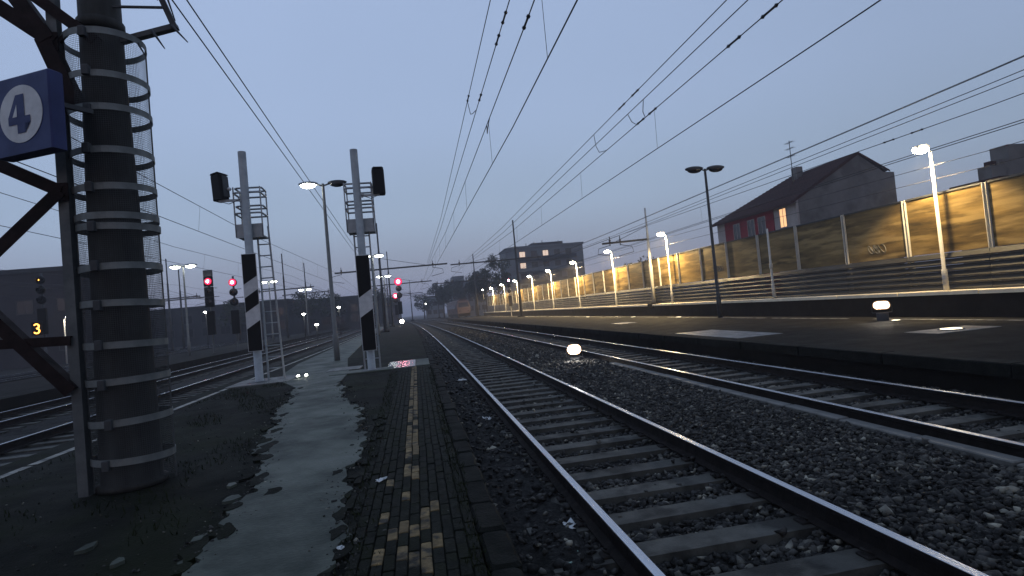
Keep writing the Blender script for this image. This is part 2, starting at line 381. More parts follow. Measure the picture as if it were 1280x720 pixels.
def ragged(pts, amp, n, rnd):
    out = []; ph = rnd.uniform(0, 9)
    for i in range(len(pts)-1):
        a, b = pts[i], pts[i+1]
        m = max(1, int(n*math.dist(a, b)))
        for k in range(m):
            t = k/m; yy = a[1]+(b[1]-a[1])*t; w = amp*(1.1*sin(yy*2.3+ph)+.7*sin(yy*5.9+2*ph)+.5*sin(yy*13.7+ph)+.35*sin(yy*31+ph)) + rnd.gauss(0, amp*.22); out.append((a[0]+(b[0]-a[0])*t + w, yy))
    out.append(pts[-1]); return out
rnd = random.Random(5)
pr = ragged([(-.52,.5),(-.60,2.2),(-.62,3.28),(-.67,5.04),(-.85,8.27),(-1.2,9.6),(-1.55,11.3),(-1.85,13.4)], .045, 16, rnd) + [(-1.92,15.6),(-2.15,17.2),(-2.6,21),(-3.3,35),(-4.0,55),(-4.6,90)]
pl = ragged([(-1.38,.5),(-1.40,3.5),(-1.44,4.6),(-1.75,6.3),(-2.07,7.9),(-2.4,10.2),(-2.75,13.0)], .05, 16, rnd) + [(-3.5,14.9),(-3.95,17.2),(-4.3,21),(-4.6,35),(-5.0,55),(-6.0,90)]
def poly_slab(name, outline, z0, z1, m, parent=None, kind=None):
    bm = bmesh.new(); vb = [bm.verts.new((x, y, z1)) for x, y in outline]
    f = bm.faces.new(vb); bmesh.ops.triangulate(bm, faces=[f])
    ret = bmesh.ops.extrude_face_region(bm, geom=list(bm.faces))
    for v in ret['geom']:
        if isinstance(v, bmesh.types.BMVert): v.co.z = z0
    bmesh.ops.recalc_face_normals(bm, faces=bm.faces)
    me = bpy.data.meshes.new(name); bm.to_mesh(me); bm.free(); me.materials.append(m)
    o = bpy.data.objects.new(name, me); COL.objects.link(o)
    if parent: o.parent = parent
    if kind: o['kind'] = kind
    return o
poly_slab('path', pl + pr[::-1], PZ-.05, PZ+.016, T['path'], kind='structure')
# broken concrete chunks along the path border
rnd = random.Random(21)
def chunk(parent, x, y, s, m, name='concrete_piece', h=.03):
    n = rnd.randint(5, 7)
    out = [(x + s*.8*(.45+.8*rnd.random())*cos(2*pi*k/n), y + s*1.3*(.45+.8*rnd.random())*sin(2*pi*k/n)) for k in range(n)]
    return poly_slab(name, out, PZ-.03, PZ+h, m, parent)
for x, y, s in [(-1.5,3.75,.06),(-1.56,4.1,.07),(-1.5,4.6,.05),(-1.62,4.95,.09),(-1.75,5.4,.06),(-.74,3.9,.05),(-.78,4.9,.06),(-2.0,7.2,.07),(-.95,7.5,.08),(-1.95,3.9,.05),(-2.3,4.25,.07)]:
    chunk(plat, x, y, s, T['path'], h=rnd.uniform(.004,.016))
for q in (pl[:-8] + pr[:-8])[::6]:
    if q[1] < 2.4: continue
    x, y = q[0]+rnd.gauss(0,.06), q[1]+rnd.gauss(0,.1); n = 18; a0 = rnd.uniform(0,6); sz = rnd.uniform(.04,.13) if q[0] < -1.3 and q in pl else rnd.uniform(.03,.085)
    out = [(x+sz*.6*(1+.35*sin(3*t_+a0)+rnd.uniform(-.12,.12))*cos(t_), y+sz*1.4*(1+.35*sin(2*t_+a0)+rnd.uniform(-.12,.12))*sin(t_)) for t_ in [2*pi*k/n for k in range(n)]]
    poly_slab('dirt_patch', out, PZ-.02, PZ+rnd.uniform(.017,.021), T['asphalt'], plat)
# worn edge line on the far side of the platform, in painted dashes
rnd = random.Random(8)
y = 2.0
while y < 80:
    l = rnd.uniform(1.4, 3.6); w = .055
    MB().sweep([(-w,PZ-.004),(w,PZ-.004),(w,PZ-.002),(-w,PZ-.002)], yrange(y, y+l, 1.5), -4.66).build('painted_line', T['white'], plat)
    y += l + rnd.uniform(.02, .25)
for nm, x0, x1, y0, y1, m, h in [('concrete_pad', -4.75,-3.3,14.7,16.3,T['slab'],.022),('concrete_pad',-2.35,-.75,14.9,15.7,T['path'],.03),('concrete_pad',-2.6,-1.7,16.1,17.1,T['slab'],.03)]:
    MB().bbox(x0, x1, y0, y1, PZ-.05, PZ+h, .01).build(nm, m, plat)
# pale crossing slab that catches the red signal
for k, (x0, x1) in enumerate(((-.93,-.56),(-.55,-.17),(-.16,.20))):
    cs = MB().bbox(x0, x1, -.98, .98, -.06, .0, .008).build('crossing_slab', T['wetslab'] if k < 2 else T['path'], plat, (0, 16.2, PZ+.024)); cs.rotation_euler = (radians(.42), 0, 0)

# ---- right platform: covers, edge line, kerb
kr = MB().bbox(-.15, .15, -.99, .99, -.16, .02, .015).mesh('kerb_stone'); kr.materials.append(T['kerb'])
for i in range(40):
    y = 1 + 2*i; inst(kr, 'kerb_stone', platR, (7.42+curve(y), y, RZ), random.uniform(-.004,.004))
y = 2
rnd = random.Random(4)
while y < 90:
    l = rnd.uniform(1.8, 4.2)
    MB().sweep([(-.06,RZ+.003),(.06,RZ+.003),(.06,RZ+.006),(-.06,RZ+.006)], yrange(y, y+l, 1.5), 12.75).build('painted_line', T['white'], platR)
    y += l + rnd.uniform(.1, 1.2)
for x0, x1, y0, y1 in [(7.75,9.0,12.9,16.4),(9.3,10.1,25.2,26.6),(10.0,11.5,9.55,10.35)]:
    MB().bbox(x0, x1, y0, y1, RZ-.02, RZ+.008, .006).build('cover_plate', T['cover'], platR)

# ================================================================ RAILWAY TRACKS
RAIL = [(-.07,-.16),(.07,-.16),(.07,-.15),(.012,-.128),(.009,-.045),(.035,-.032),(.035,-.004),(.029,0),(-.029,0),(-.035,-.004),(-.035,-.032),(-.009,-.045),(-.012,-.128),(-.07,-.15)]
sme = MB().prism([(-.13,-.20),(.13,-.20),(.115,0),(-.115,0)], 'X', -1.25, 1.25).mesh('sleeper'); sme.materials.append(T['sleeper'])
def track(xc, label, ya, yb, nsl, z=0, clips=0, bright=True):
    t = thing('railway_track', label, 'track', (0,0,z))
    for s in (-.7525, .7525):
        r = MB().sweep(RAIL, yrange(ya, yb, 2.5), xc+s).build('rail', T['rust'], t)
        MB().sweep([(-.031,.0005),(.031,.0005),(.029,.004),(-.029,.004)], yrange(ya, yb, 2.5), xc+s).build('running_surface', T['railtop'], r)
    rn = random.Random(int(xc*10)+99)
    y = .19 + math.ceil((ya-.19)/.6)*.6
    for i in range(nsl):
        inst(sme, 'sleeper', t, (xc+curve(y)+rn.uniform(-.02,.02), y, -.166+rn.uniform(-.008,.004)), y/2800+rn.uniform(-.006,.006))
        y += .6
    if clips:
        cl = MB(); y = .19 + math.ceil((ya-.19)/.6)*.6
        for i in range(clips):
            for s in (-.7525, .7525):
                for q in (-1, 1):
                    x = xc+s+curve(y)+q*.095
                    cl.bbox(x-.035, x+.035, y-.055, y+.055, -.168, -.148, .006)
                    cl.tube([(x-.02*q,y-.04,-.14),(x+.02*q,y-.015,-.118),(x+.02*q,y+.015,-.118),(x-.02*q,y+.04,-.14)], .009, 5)
            y += .6
        tag(cl.build('rail_clips', T['clip'], t), kind='stuff')
    if yb > 120:
        far = MB()
        while y < 120 and nsl > 100:
            far.box(xc+curve(y)-1.25, xc+curve(y)+1.25, y-.12, y+.12, -.3, -.166); y += .6
        if far.v: tag(far.build('distant_sleepers', T['sleeper'], t), kind='stuff')
    return t
track(X1, 'nearest railway track with two shiny rails and grey concrete sleepers beside the platform', -2, 210, 150, clips=50)
track(X2, 'second railway track between the heaped ballast and the right hand platform', -2, 210, 150, clips=50)
track(-6.69, 'railway track along the left edge of the near platform', 0, 210, 110)
track(-10.6, 'railway track beside the far left platform', 0, 210, 110)
track(15.1, 'sunken railway track below the noise barrier', 0, 210, 110, z=-.09)
track(12.2, 'short siding track under the stopped train', 107, 210, 40)
for i, x in enumerate((-20.4, -24.4, -28.4)):
    track(x, ['railway track just behind the far left platform','railway track two beyond the far left platform','railway track farthest left in the yard'][i], 8, 210, 80)

# loose ballast
import numpy as np
def stones(name, n, sampler, smin, smax, seed, m):
    rg = np.random.default_rng(seed)
    base = np.array([(1,0,0),(-1,0,0),(0,1,0),(0,-1,0),(0,0,1),(0,0,-1),(.62,.62,.5),(-.62,.6,.5),(.6,-.62,.5),(-.6,-.6,.52)], float)
    # convex hull faces of the ten points
    bm = bmesh.new()
    for b in base: bm.verts.new(b)
    bmesh.ops.convex_hull(bm, input=bm.verts); bm.verts.ensure_lookup_table(); bm.verts.index_update()
    base = np.array([v.co[:] for v in bm.verts]); F = []
    for f in bm.faces:
        ids = [v.index for v in f.verts]
        for k in range(1, len(ids)-1): F.append((ids[0], ids[k], ids[k+1]))
    bm.free(); F = np.array(F); nv = len(base)
    P = sampler(rg, n); n = len(P)
    s = rg.uniform(smin, smax, (n,1,1))*np.where(rg.random((n,1,1)) < .12, 1.5, 1)
    an = rg.uniform(.55, 1.25, (n,1,3)); an[:,:,2] *= .8
    V = base[None]*an*(1 + rg.normal(0, .27, (n,nv,1)))*s
    a = rg.uniform(0, 2*pi, n); b = rg.normal(0, .45, n)
    ca, sa, cb, sb = np.cos(a)[:,None], np.sin(a)[:,None], np.cos(b)[:,None], np.sin(b)[:,None]
    x, y, z = V[:,:,0], V[:,:,1], V[:,:,2]
    y, z = y*cb - z*sb, y*sb + z*cb
    x, y = x*ca - y*sa, x*sa + y*ca
    V = np.stack([x, y, z], -1) + P[:,None,:]
    FF = (F[None] + (np.arange(n)*nv)[:,None,None]).reshape(-1, 3)
    V = V.reshape(-1, 3)
    me = bpy.data.meshes.new(name); me.vertices.add(len(V)); me.vertices.foreach_set('co', V.ravel().astype(np.float32))
    me.loops.add(FF.size); me.loops.foreach_set('vertex_index', FF.ravel().astype(np.int32))
    me.polygons.add(len(FF)); me.polygons.foreach_set('loop_start', np.arange(0, FF.size, 3, dtype=np.int32))
    at = me.attributes.new('tone', 'FLOAT', 'POINT'); at.data.foreach_set('value', np.repeat(rg.random(n), nv).astype(np.float32))
    me.update(); me.validate(); me.materials.append(m)
    o = bpy.data.objects.new(name, me); COL.objects.link(o); return tag(o, kind='stuff')
# per-stone tone
sm_ = T['stone']; n_ = sm_.node_tree; bs = n_.nodes['Principled BSDF']
src = bs.inputs['Base Color'].links[0].from_socket
at_ = n_.nodes.new('ShaderNodeAttribute'); at_.attribute_name = 'tone'
cr_ = n_.nodes.new('ShaderNodeValToRGB'); cr_.color_ramp.elements[0].color = (.32,.32,.33,1); cr_.color_ramp.elements[1].color = (4.2,4.1,3.7,1)
cr_.color_ramp.elements.new(.70).color = (.7,.7,.72,1); cr_.color_ramp.elements.new(.90).color = (1.5,1.47,1.4,1)
mm_ = n_.nodes.new('ShaderNodeVectorMath'); mm_.operation = 'MULTIPLY'
n_.links.new(at_.outputs['Fac'], cr_.inputs[0]); n_.links.new(src, mm_.inputs[0]); n_.links.new(cr_.outputs[0], mm_.inputs[1]); n_.links.new(mm_.outputs[0], bs.inputs['Base Color'])
fzv = np.vectorize(fz_main)
def samp(x0, x1, y0, y1, power=1.0):
    def f(rg, n):
        x = rg.uniform(x0, x1, n); y = y0 + (y1-y0)*rg.random(n)**power
        ph = ((y-.19+.3) % .6) - .3
        onsl = (np.abs(ph) < .145) & ((np.abs(x-X1) < 1.22) | (np.abs(x-X2) < 1.22))
        onsl &= (np.minimum(np.abs(x-X1), np.abs(x-X2)) < .85)
        onrail = np.minimum.reduce([np.abs(np.abs(x-X1)-.7525), np.abs(np.abs(x-X2)-.7525)]) < .055
        keep = ~onrail & (~onsl | (rg.random(n) < .015))
        keep &= ~((x < 1.12) & (rg.random(n) < .86))
        x, y = x[keep], y[keep]; on = onsl[keep]
        z = fzv(x) + rg.uniform(-.012, .022, len(x)) + np.where(on, .055, 0)
        return np.stack([x - y*y/5600, y, z], -1)
    return f
stones('ballast', 52000, samp(.46, 7.3, 1.6, 11.5, .95), .018, .036, 1, T['stone'])
stones('ballast', 26000, samp(.46, 7.3, 11.5, 28, 1.1), .028, .05, 2, T['stone'])
stones('ballast', 9000, samp(.46, 7.3, 28, 60, 1.2), .045, .07, 3, T['stone'])

def samp_edge(rg, n):
    e = np.array(pl[:-8] + pr[:-8]); q = e[rg.integers(0, len(e), n)]
    x = q[:,0] + rg.normal(0, .09, n); y = q[:,1] + rg.normal(0, .12, n)
    return np.stack([x, y, np.full(n, PZ+.004)+rg.uniform(0,.012,n)], -1)
stones('gravel', 2600, samp_edge, .004, .013, 9, T['stone'])
def samp_plat(rg, n):
    return np.stack([rg.uniform(-4.6,.2,n), rg.uniform(2.2,14,n), np.full(n, PZ+.004)], -1)
stones('gravel', 1800, samp_plat, .003, .010, 10, T['stone'])

# concrete cable trough beside the second track
t = thing('cable_trough', 'pale concrete cable trough lying in the ballast along the second track', 'cable trough')
cme = MB().bbox(-.085, .085, -.49, .49, -.2, 0, .01).mesh('cover_slab'); cme.materials.append(T['slab'])
for i in range(13):
    y = 1.5 + i; inst(cme, 'cover_slab', t, (4.86+curve(y)+random.uniform(-.008,.008), y, -.085+random.uniform(-.006,.006)), random.uniform(-.008,.008))

# ================================================================ CAGED COLUMN AND LATTICE FRAME (near left)
cx, cy = -2.76, 5.95
t = thing('caged_column', 'tall grey column wrapped in a banded wire mesh guard at the left', 'column', (cx, cy, PZ))
MB().lathe([(.29,0),(.29,.05),(.255,.06),(.24,1.2),(.215,2.6),(.18,4.0),(.17,7.5)], 24, c=(-.03,0,0)).build('shaft', T['colum'], t)
MB().lathe([(.15,0),(.20,0),(.20,.10),(.15,.12)], 20, c=(-.03,0,4.36)).build('collar', T['colum'], t)
CR = .335
zt = 4.22
bme = MB()
n = 36; vs = []; fs = []
for k in range(n):
    a = 2*pi*k/n
    for r, z in ((CR,-.031),(CR+.006,-.031),(CR+.006,.031),(CR,.031)): vs.append((r*cos(a), r*sin(a), z))
for k in range(n):
    for j in range(4): fs.append((k*4+j, k*4+(j+1)%4, ((k+1)%n)*4+(j+1)%4, ((k+1)%n)*4+j))
bme.add(vs, fs, False); bandme = bme.mesh('guard_band'); bandme.materials.append(T['band'])
for k in range(12):
    inst(bandme, 'guard_band', t, (random.uniform(-.006,.006), random.uniform(-.006,.006), .27+.3585*k+random.uniform(-.025,.025)), ry=random.uniform(-.03,.03), rx=random.uniform(-.03,.03))
    for q_ in (262,):
        a_ = radians(q_+random.uniform(-6,6)); MB().bbox(-.03,.03,-.03,.03,-.045,.045,.006).build('band_clamp', T['mast'], t, ((CR+.01)*cos(a_), (CR+.01)*sin(a_), .27+.3585*k))
inst(bandme, 'guard_band', t, (0,0,2.52))
# woven mesh: upright and ring wires as real ribbons
ms = MB(); nw = 120; NR = 230
for k in range(nw):
    a = 2*pi*k/nw; da = .0032/CR
    ms.add([((CR-.003)*cos(a-da/2),(CR-.003)*sin(a-da/2),.06),((CR-.003)*cos(a+da/2),(CR-.003)*sin(a+da/2),.06),
            ((CR-.003)*cos(a+da/2),(CR-.003)*sin(a+da/2),zt),((CR-.003)*cos(a-da/2),(CR-.003)*sin(a-da/2),zt)], [(0,1,2,3)])
for j in range(NR):
    z = .07 + j*(zt-.08)/NR; vs = []
    for k in range(38):
        a = 2*pi*k/38; vs += [((CR-.005)*cos(a),(CR-.005)*sin(a),z),((CR-.005)*cos(a),(CR-.005)*sin(a),z+.0032)]
    ms.add(vs, [(2*k,(2*k+2)%76,(2*k+3)%76,2*k+1) for k in range(38)])
tag(ms.build('wire_mesh', T['meshwire'], t, fix=False), kind='stuff')
for a in (205, 25, 115):
    q = radians(a); MB().bar(((CR-.01)*cos(q),(CR-.01)*sin(q),0), ((CR-.01)*cos(q),(CR-.01)*sin(q),zt+.05), .05, .012, (cos(q),sin(q),0)).build('upright', T['galvd'], t)
# spiked anti-climb bracket near the top
br = MB().bar((.12,0,4.28), (.66,0,4.43), .07, .05).bar((.64,0,4.40),(.50,0,4.8),.05,.05).bar((-.02,-.1,4.58),(.55,-.04,4.60),.02,.02).build('spiked_bracket', T['mast'], t)
for a, b in [((.28,-.05,4.30),(.40,-.14,4.08)),((.44,-.05,4.37),(.58,-.14,4.14)),((.62,-.05,4.42),(.79,-.14,4.20)),((.55,0,4.86),(.66,-.05,4.46))]:
    MB().tube([a, b], [.014,.005], 6).build('spike', T['mast'], br)
MB().bar((.5,0,4.72),(.2,.02,5.4),.06,.05).build('bracket_strut', T['mast'], br)

# lattice frame behind the sign
lx, ly = -3.09, 5.75
t = thing('lattice_frame', 'red brown steel lattice frame carrying the platform number sign at far left', 'frame', (lx, ly, PZ))
MB().angle((0,0,0), (0,0,6.5), .085, .010).build('leg', T['galvd'], t)
MB().angle((-1.05,0,0), (-1.05,0,6.5), .10, .010).build('leg', T['redox'], t)
def zz(z): return z-PZ
for a, b, w in [((0,zz(3.02)),(-1.05,zz(3.60)),.11),((0,zz(3.02)),(-1.05,zz(2.02)),.11),((-.02,zz(1.20)),(-1.05,zz(2.45)),.11),((0,zz(1.66)),(-1.05,zz(1.70)),.085),
                ((.02,zz(4.40)),(-1.05,zz(5.25)),.13),((-.02,zz(4.42)),(-.42,zz(5.1)),.13),((.16,zz(3.80)),(-.06,zz(4.44)),.13),((.36,zz(4.42)),(-.36,zz(5.05)),.10),((.05,zz(4.42)),(.22,zz(4.62)),.03)]:
    MB().angle((a[0],-.03+random.uniform(-.01,.01),a[1]), (b[0],-.03,b[1]), w, .012, (0,1,0)).build('brace', T['redox'], t)
MB().bbox(-.07,.06,-.07,-.055,zz(2.93),zz(3.10),.004).build('gusset_plate', T['redox'], t)
MB().bbox(-.10,.06,-.07,-.055,zz(4.33),zz(4.5),.004).build('gusset_plate', T['redox'], t)

# platform number sign
sa = radians(-25)
sg = thing('platform_sign', 'blue box sign with a dark numeral 4 on a white disc', 'sign', (-3.14, 5.30, 3.60), sa)
MB().bbox(-.33,.325,0,.13,-.335,.335,.012).build('sign_box', T['blue'], sg)
MB().lathe([(.245,0),(.245,.004)], 40, 'Y', (-.0,-.001,0)).build('white_disc', T['wpaint'], sg)
four = [(.045,-.165),(.045,-.085),(.105,-.085),(.105,-.025),(.045,-.025),(.045,.165),(-.045,.165),(-.135,-.02),(-.135,-.085),(-.04,-.085),(-.04,-.165)]
bm = bmesh.new(); vb = [bm.verts.new((x*1.05,-.009,z)) for x, z in four]
hole = [(-.035,-.022),(-.035,.085),(-.085,-.022)]
bm.faces.new(vb); bmesh.ops.triangulate(bm, faces=bm.faces[:]); me = bpy.data.meshes.new('numeral'); bm.to_mesh(me); bm.free(); me.materials.append(T['blue'])
inst(me, 'numeral', sg, (0,0,0))
MB().add([(x*1.05,-.011,z) for x, z in hole], [(0,1,2)]).build('numeral_counter', T['wpaint'], sg)
MB().bar((.2,.13,.1),(.25,.42,.1),.04,.04).build('sign_bracket', T['mast'], sg)

# ================================================================ SIGNAL MASTS WITH LADDERS
def signal_mast(label, x, y, top, side, stripes, bb, bt, bask):
    t = thing('signal_mast', label, 'signal', (x, y, PZ))
    H = top-PZ
    MB().lathe([(.19,0),(.19,.02),(.10,.03),(.10,H),(.098,H+.01)], 20).build('mast', T['galv'], t)
    MB().bbox(-.24,.24,-.24,.24,-.02,.035,.01).build('base_plate', T['galvd'], t)
    # striped marker board in front
    b0, b1 = bb-PZ, bt-PZ; w = .165
    bd = MB().bbox(-w-.012,w+.012,-.135,-.115,b0-.012,b1+.012,.004).build('marker_board', T['wpaint'], t)
    edges = [0]+[s for st in stripes for s in st]+[1]
    for i in range(0, len(edges), 2):
        a, c = edges[i], edges[i+1]; sk = .085
        L0 = b1-(b1-b0)*(a+(sk/2 if a > 0 else 0)); R0 = b1-(b1-b0)*(a-(sk/2 if a > 0 else 0))
        L1 = b1-(b1-b0)*(c+(sk/2 if c < 1 else 0)); R1 = b1-(b1-b0)*(c-(sk/2 if c < 1 else 0))
        MB().prism([(-w,L1),(w,R1),(w,R0),(-w,L0)], 'Y', -.1385, -.1355).build('black_band', T['black'], bd)
    # service basket behind the mast
    z0 = bask-PZ; bx0, bx1 = (-.32,.34) if side < 0 else (-.34,.36)
    bk = MB().bbox(bx0,bx1,.12,.72,z0,z0+.04,.006).build('basket', T['galv'], t)
    MB().box(bx0,bx1,.105,.119,z0-.02,z0+.34).build('toe_board', T['galv'], bk)
    for zz_ in (.62,.84,1.16,1.32):
        d0 = .12 if zz_ in (.62,1.16) else .30
        MB().tube([(bx0,.72,z0+zz_),(bx0,d0,z0+zz_),(bx0+.06,d0-.05,z0+zz_),(bx1-.06,d0-.05,z0+zz_),(bx1,d0,z0+zz_),(bx1,.72,z0+zz_),(bx0,.72,z0+zz_)], .026, 6).build('hand_rail', T['galv'], bk)
    for px, py in ((bx0,.12),(bx1,.12),(bx0,.72),(bx1,.72)):
        MB().bar((px,py,z0),(px,py,z0+1.32),.03,.03).build('rail_post', T['galv'], bk)
    # ladder
    lx0, lx1 = ((.12,.40) if side < 0 else (-.2,.2)); ly_ = .42 if side < 0 else .30
    ld = MB().bar((lx0,ly_,0),(lx0,ly_,z0+.3),.04,.05).bar((lx1+.12*(side<0),ly_,0),(lx1,ly_,z0+.3),.04,.05).build('ladder', T['galv'], t)
    k = 0
    while .3+k*.3 < z0:
        zr = .3+k*.3; f = 1-zr/z0; MB().tube([(lx0,ly_,zr),(lx1+.12*(side<0)*f,ly_,zr)], .018, 6).build('rung', T['galv'], ld); k += 1
    # signal head on its arm
    hx = -.64 if side < 0 else .58; hz = (5.34 if side < 0 else 5.24)-PZ
    MB().bar((0,0,hz-.36),(hx,-.02,hz-.36),.05,.06).bar((0,.0,hz-.3),(side*.16,0,hz-.36),.05,.12).build('head_arm', T['galv'], t)
    hd = bpy.data.objects.new('signal_head', MB().bbox(-.155,.155,-.08,.20,-.34,.34,.03).mesh('signal_head')); hd.data.materials.append(T['black']); COL.objects.link(hd)
    hd.parent = t; hd.location = (hx, 0, hz); hd.rotation_euler = (radians(-3), radians(-6 if side < 0 else 0), radians(-28 if side < 0 else 8))
    MB().prism([(-.15,.345),(.15,.345),(.11,.38),(-.11,.38)], 'Y', -.08, .24).build('hood', T['black'], hd)
    if side < 0:
        MB().box(.158,.172,.0,.19,-.27,.29).build('side_cover', T['mast'], hd); MB().ell((.20,.16,-.06), .05,.06,.05, 8, 5).build('lens_housing', T['wpaint'], hd)
    MB().tube([(side*.1,-.1,hz-.36),(hx*.6,-.07,hz-.46),(hx,-.02,hz-.36)], .01, 6).build('cable', T['wire'], t)
    return t
signal_mast('ladder signal mast with two white stripes on its black board, left of the lamp post', -4.13, 15.42, 6.23, -1, [(.27,.41),(.56,.73)], 1.07, 3.55, 4.03)
signal_mast('ladder signal mast with one white stripe on its black board, right of the lamp post', -1.30, 15.25, 6.11, 1, [(.40,.61)], .80, 3.28, 3.95)

# ================================================================ LAMPS
def point(parent, loc, power, col, r=.08, cone=None):
    l = bpy.data.lights.new('lamp_light', 'SPOT' if cone else 'POINT')
    if cone: l.spot_size = radians(cone); l.spot_blend = .35; l.energy = power; l.color = col; l.shadow_soft_size = r
    o = bpy.data.objects.new('lamp_light', l); COL.objects.link(o); o.parent = parent; o.location = loc; return o
def double_lamp(label, x, y, z0, h, lit=(True, True), power=0, pole='pole', rz=0, group=None, E=None, hs=1.0):
    t = thing('double_street_lamp', label, 'street lamp', (x, y, z0), rz, group)
    MB().lathe([(.10,0),(.10,.9),(.075,.95),(.05,h),(.045,h+.03)], 12).build('pole', T[pole], t)
    for s, on in ((-1, lit[0]), (1, lit[1])):
        MB().tube([(0,0,h-.05),(s*.22,0,h+.02)], .03, 8).build('arm', T[pole], t)
        hd = MB().ell((s*.50,0,h+.05), .34*hs, .17*hs, .085*hs, 14, 8).build('lamp_head', T['mast'] if not on else T['galv'], t)
        MB().ell((s*.50,-.02,h+.0), .27*hs, .15*hs, .12*hs, 12, 8).build('lens', (E or E_COOL) if on else T['glass'], hd)
        if on and power: point(t, (s*.5, 0, h-.16), power, (1,.97,.85))
    return t
lc = double_lamp('double headed street lamp with only its left head lit, between the two signal masts', -2.92, 20.7, PZ, 6.28, (True, False), 60, 'pole')
for y, lb in [(45.5,'lit double street lamp on the near platform just behind the right signal mast'),(68.5,'smaller lit double street lamp farther along the near platform')]:
    double_lamp(lb, -2.75+curve(y), y, PZ, 6.3, power=25, hs=1.3)
for x, y, lb in [(-16.0,43,'lit double street lamp on the far left platform left of the red signals'),(-15.2,63,'lit double street lamp on the far left platform right of the left signal mast'),(-15.1,82,'farthest lit double street lamp on the far left platform')]:
    double_lamp(lb, x, y, PZ, 6.3, power=25, hs=1.3)
double_lamp('tall unlit double street lamp on the right hand platform before the red house', 12.8, 22.5, RZ, 6.45, (False, False), pole='mast', hs=1.25)
WARM = (1,.72,.34)
LY = [16.3, 36.6, 47.3, 57.8, 68.6, 79.0, 89.5, 101, 113]
LL = ['nearest bright street lamp in front of the noise barrier at right','second lit street lamp along the noise barrier','third lit street lamp along the noise barrier','fourth lit street lamp along the noise barrier','fifth lit street lamp along the noise barrier','sixth lit street lamp along the noise barrier','seventh lit street lamp along the noise barrier','eighth lit street lamp along the noise barrier','last lit street lamp at the far end of the noise barrier']
FX = 18.05
def fence_lamp(label, y, power):
    x = FX-.42+curve(y)
    t = thing('barrier_lamp', label, 'street lamp', (x, y, .76), 0, 'lamps along the noise barrier')
    MB().lathe([(.085,0),(.085,.7),(.06,.75),(.045,4.75)], 12).build('pole', T['palepole'], t)
    MB().tube([(0,0,4.68),(-.05,0,4.84),(-.22,0,4.90)], .035, 8).build('arm', T['palepole'], t)
    hd = MB().prism([(-.62,4.84),(-.15,4.84),(-.12,4.92),(-.25,4.99),(-.58,4.95)], 'Y', -.13, .13).build('lamp_head', T['palepole'], t)
    MB().ell((-.38,0,4.83), .27, .19, .14, 14, 8).build('lens', E_WARM, hd)
    point(t, (-.38,0,4.64), power, WARM, .1, 122 if y < 30 else 168)
for y, lb in zip(LY, LL): fence_lamp(lb, y, 1900 if y < 30 else (3700 if y < 100 else 2200))
t = thing('bare_post', 'slim pale bare post between the first two barrier lamps', 'post', (FX-.42+curve(25.5), 25.5, .76))
MB().lathe([(.085,0),(.085,.7),(.06,.75),(.045,3.5)], 12).build('pole', T['palepole'], t); MB().bbox(-.1,.1,-.1,.1,0,.04,.01).build('base_plate', T['galvd'], t)
MB().lathe([(.075,0),(.085,.03),(.085,.22),(.075,.25)], 10, c=(0,0,1.5)).build('clamp', T['palepole'], t)

# ================================================================ NOISE BARRIER AND ITS WALL
wall = thing('retaining_wall', 'low dark retaining wall with a pale lit coping under the noise barrier', 'wall')
ys_ = yrange(3, 126, 3)
MB().sweep([(17.45,-.6),(18.5,-.6),(18.5,.63),(17.45,.63)], ys_, 0).build('wall_face', T['concrete'], wall)
cpm = MB().bbox(-.62,.56,-1.485,1.485,-.03,.10,.012).mesh('coping_stone'); cpm.materials.append(T['coping'])
for i in range(41):
    y = 4.5+3*i; inst(cpm, 'coping_stone', wall, (17.98+curve(y), y, .662+random.uniform(-.004,.004)), y/2800)
nb = thing('noise_barrier', 'long noise barrier of brown panels above grey louvres on the right', 'barrier')
pm = MB().prism([(-.08,-.07),(.08,-.07),(.08,-.05),(.015,-.045),(.015,.045),(.08,.05),(.08,.07),(-.08,.07),(-.08,.05),(-.015,.045),(-.015,-.045),(-.08,-.05)], 'Z', 0, 3.36).mesh('post'); pm.materials.append(T['palepole'])
NB = 38
slm = MB().prism([(-.05,.0),(.02,.02),(.05,.19),(.03,.2),(-.06,.04)], 'Y', -1.494, 1.494).mesh('louvre_slat'); slm.materials.append(T['slat'])
pnm = MB().box(-.02,.02,-1.41,1.41,0,2.02).mesh('barrier_panel'); pnm.materials.append(T['panel'])
tpm = MB().box(-.05,.05,-1.41,1.41,0,.06).mesh('top_rail'); tpm.materials.append(T['mast'])
for i in range(NB+1):
    y = 8.95+3*i; inst(pm, 'post', nb, (FX+curve(y), y, .763), y/2800)
    if i == NB: break
    yc = y+1.5; x = FX+curve(yc)
    for k in range(6): inst(slm, 'louvre_slat', nb, (x-.14, yc, .775+.212*k), yc/2800)
    inst(pnm, 'barrier_panel', nb, (x, yc, 2.06), yc/2800+random.uniform(-.004,.004)); inst(tpm, 'top_rail', nb, (x, yc, 4.082), yc/2800)

rg_ = random.Random(31)
for yc_, z_, n_l in ((12.4,2.45,5),(11.3,2.6,3),(19.6,2.5,3),(31.2,2.7,4)):
    for k in range(n_l):
        a0 = rg_.uniform(0,6); pts = []
        for q in range(15):
            u = q/14; pts.append((FX-.024+curve(yc_), yc_-.5+.26*k+.17*cos(a0+7*u)+.1*u, z_+.17*sin(a0+9*u)))
        MB().tube(pts, .011, 4).build('graffiti_stroke', T['white'], nb)

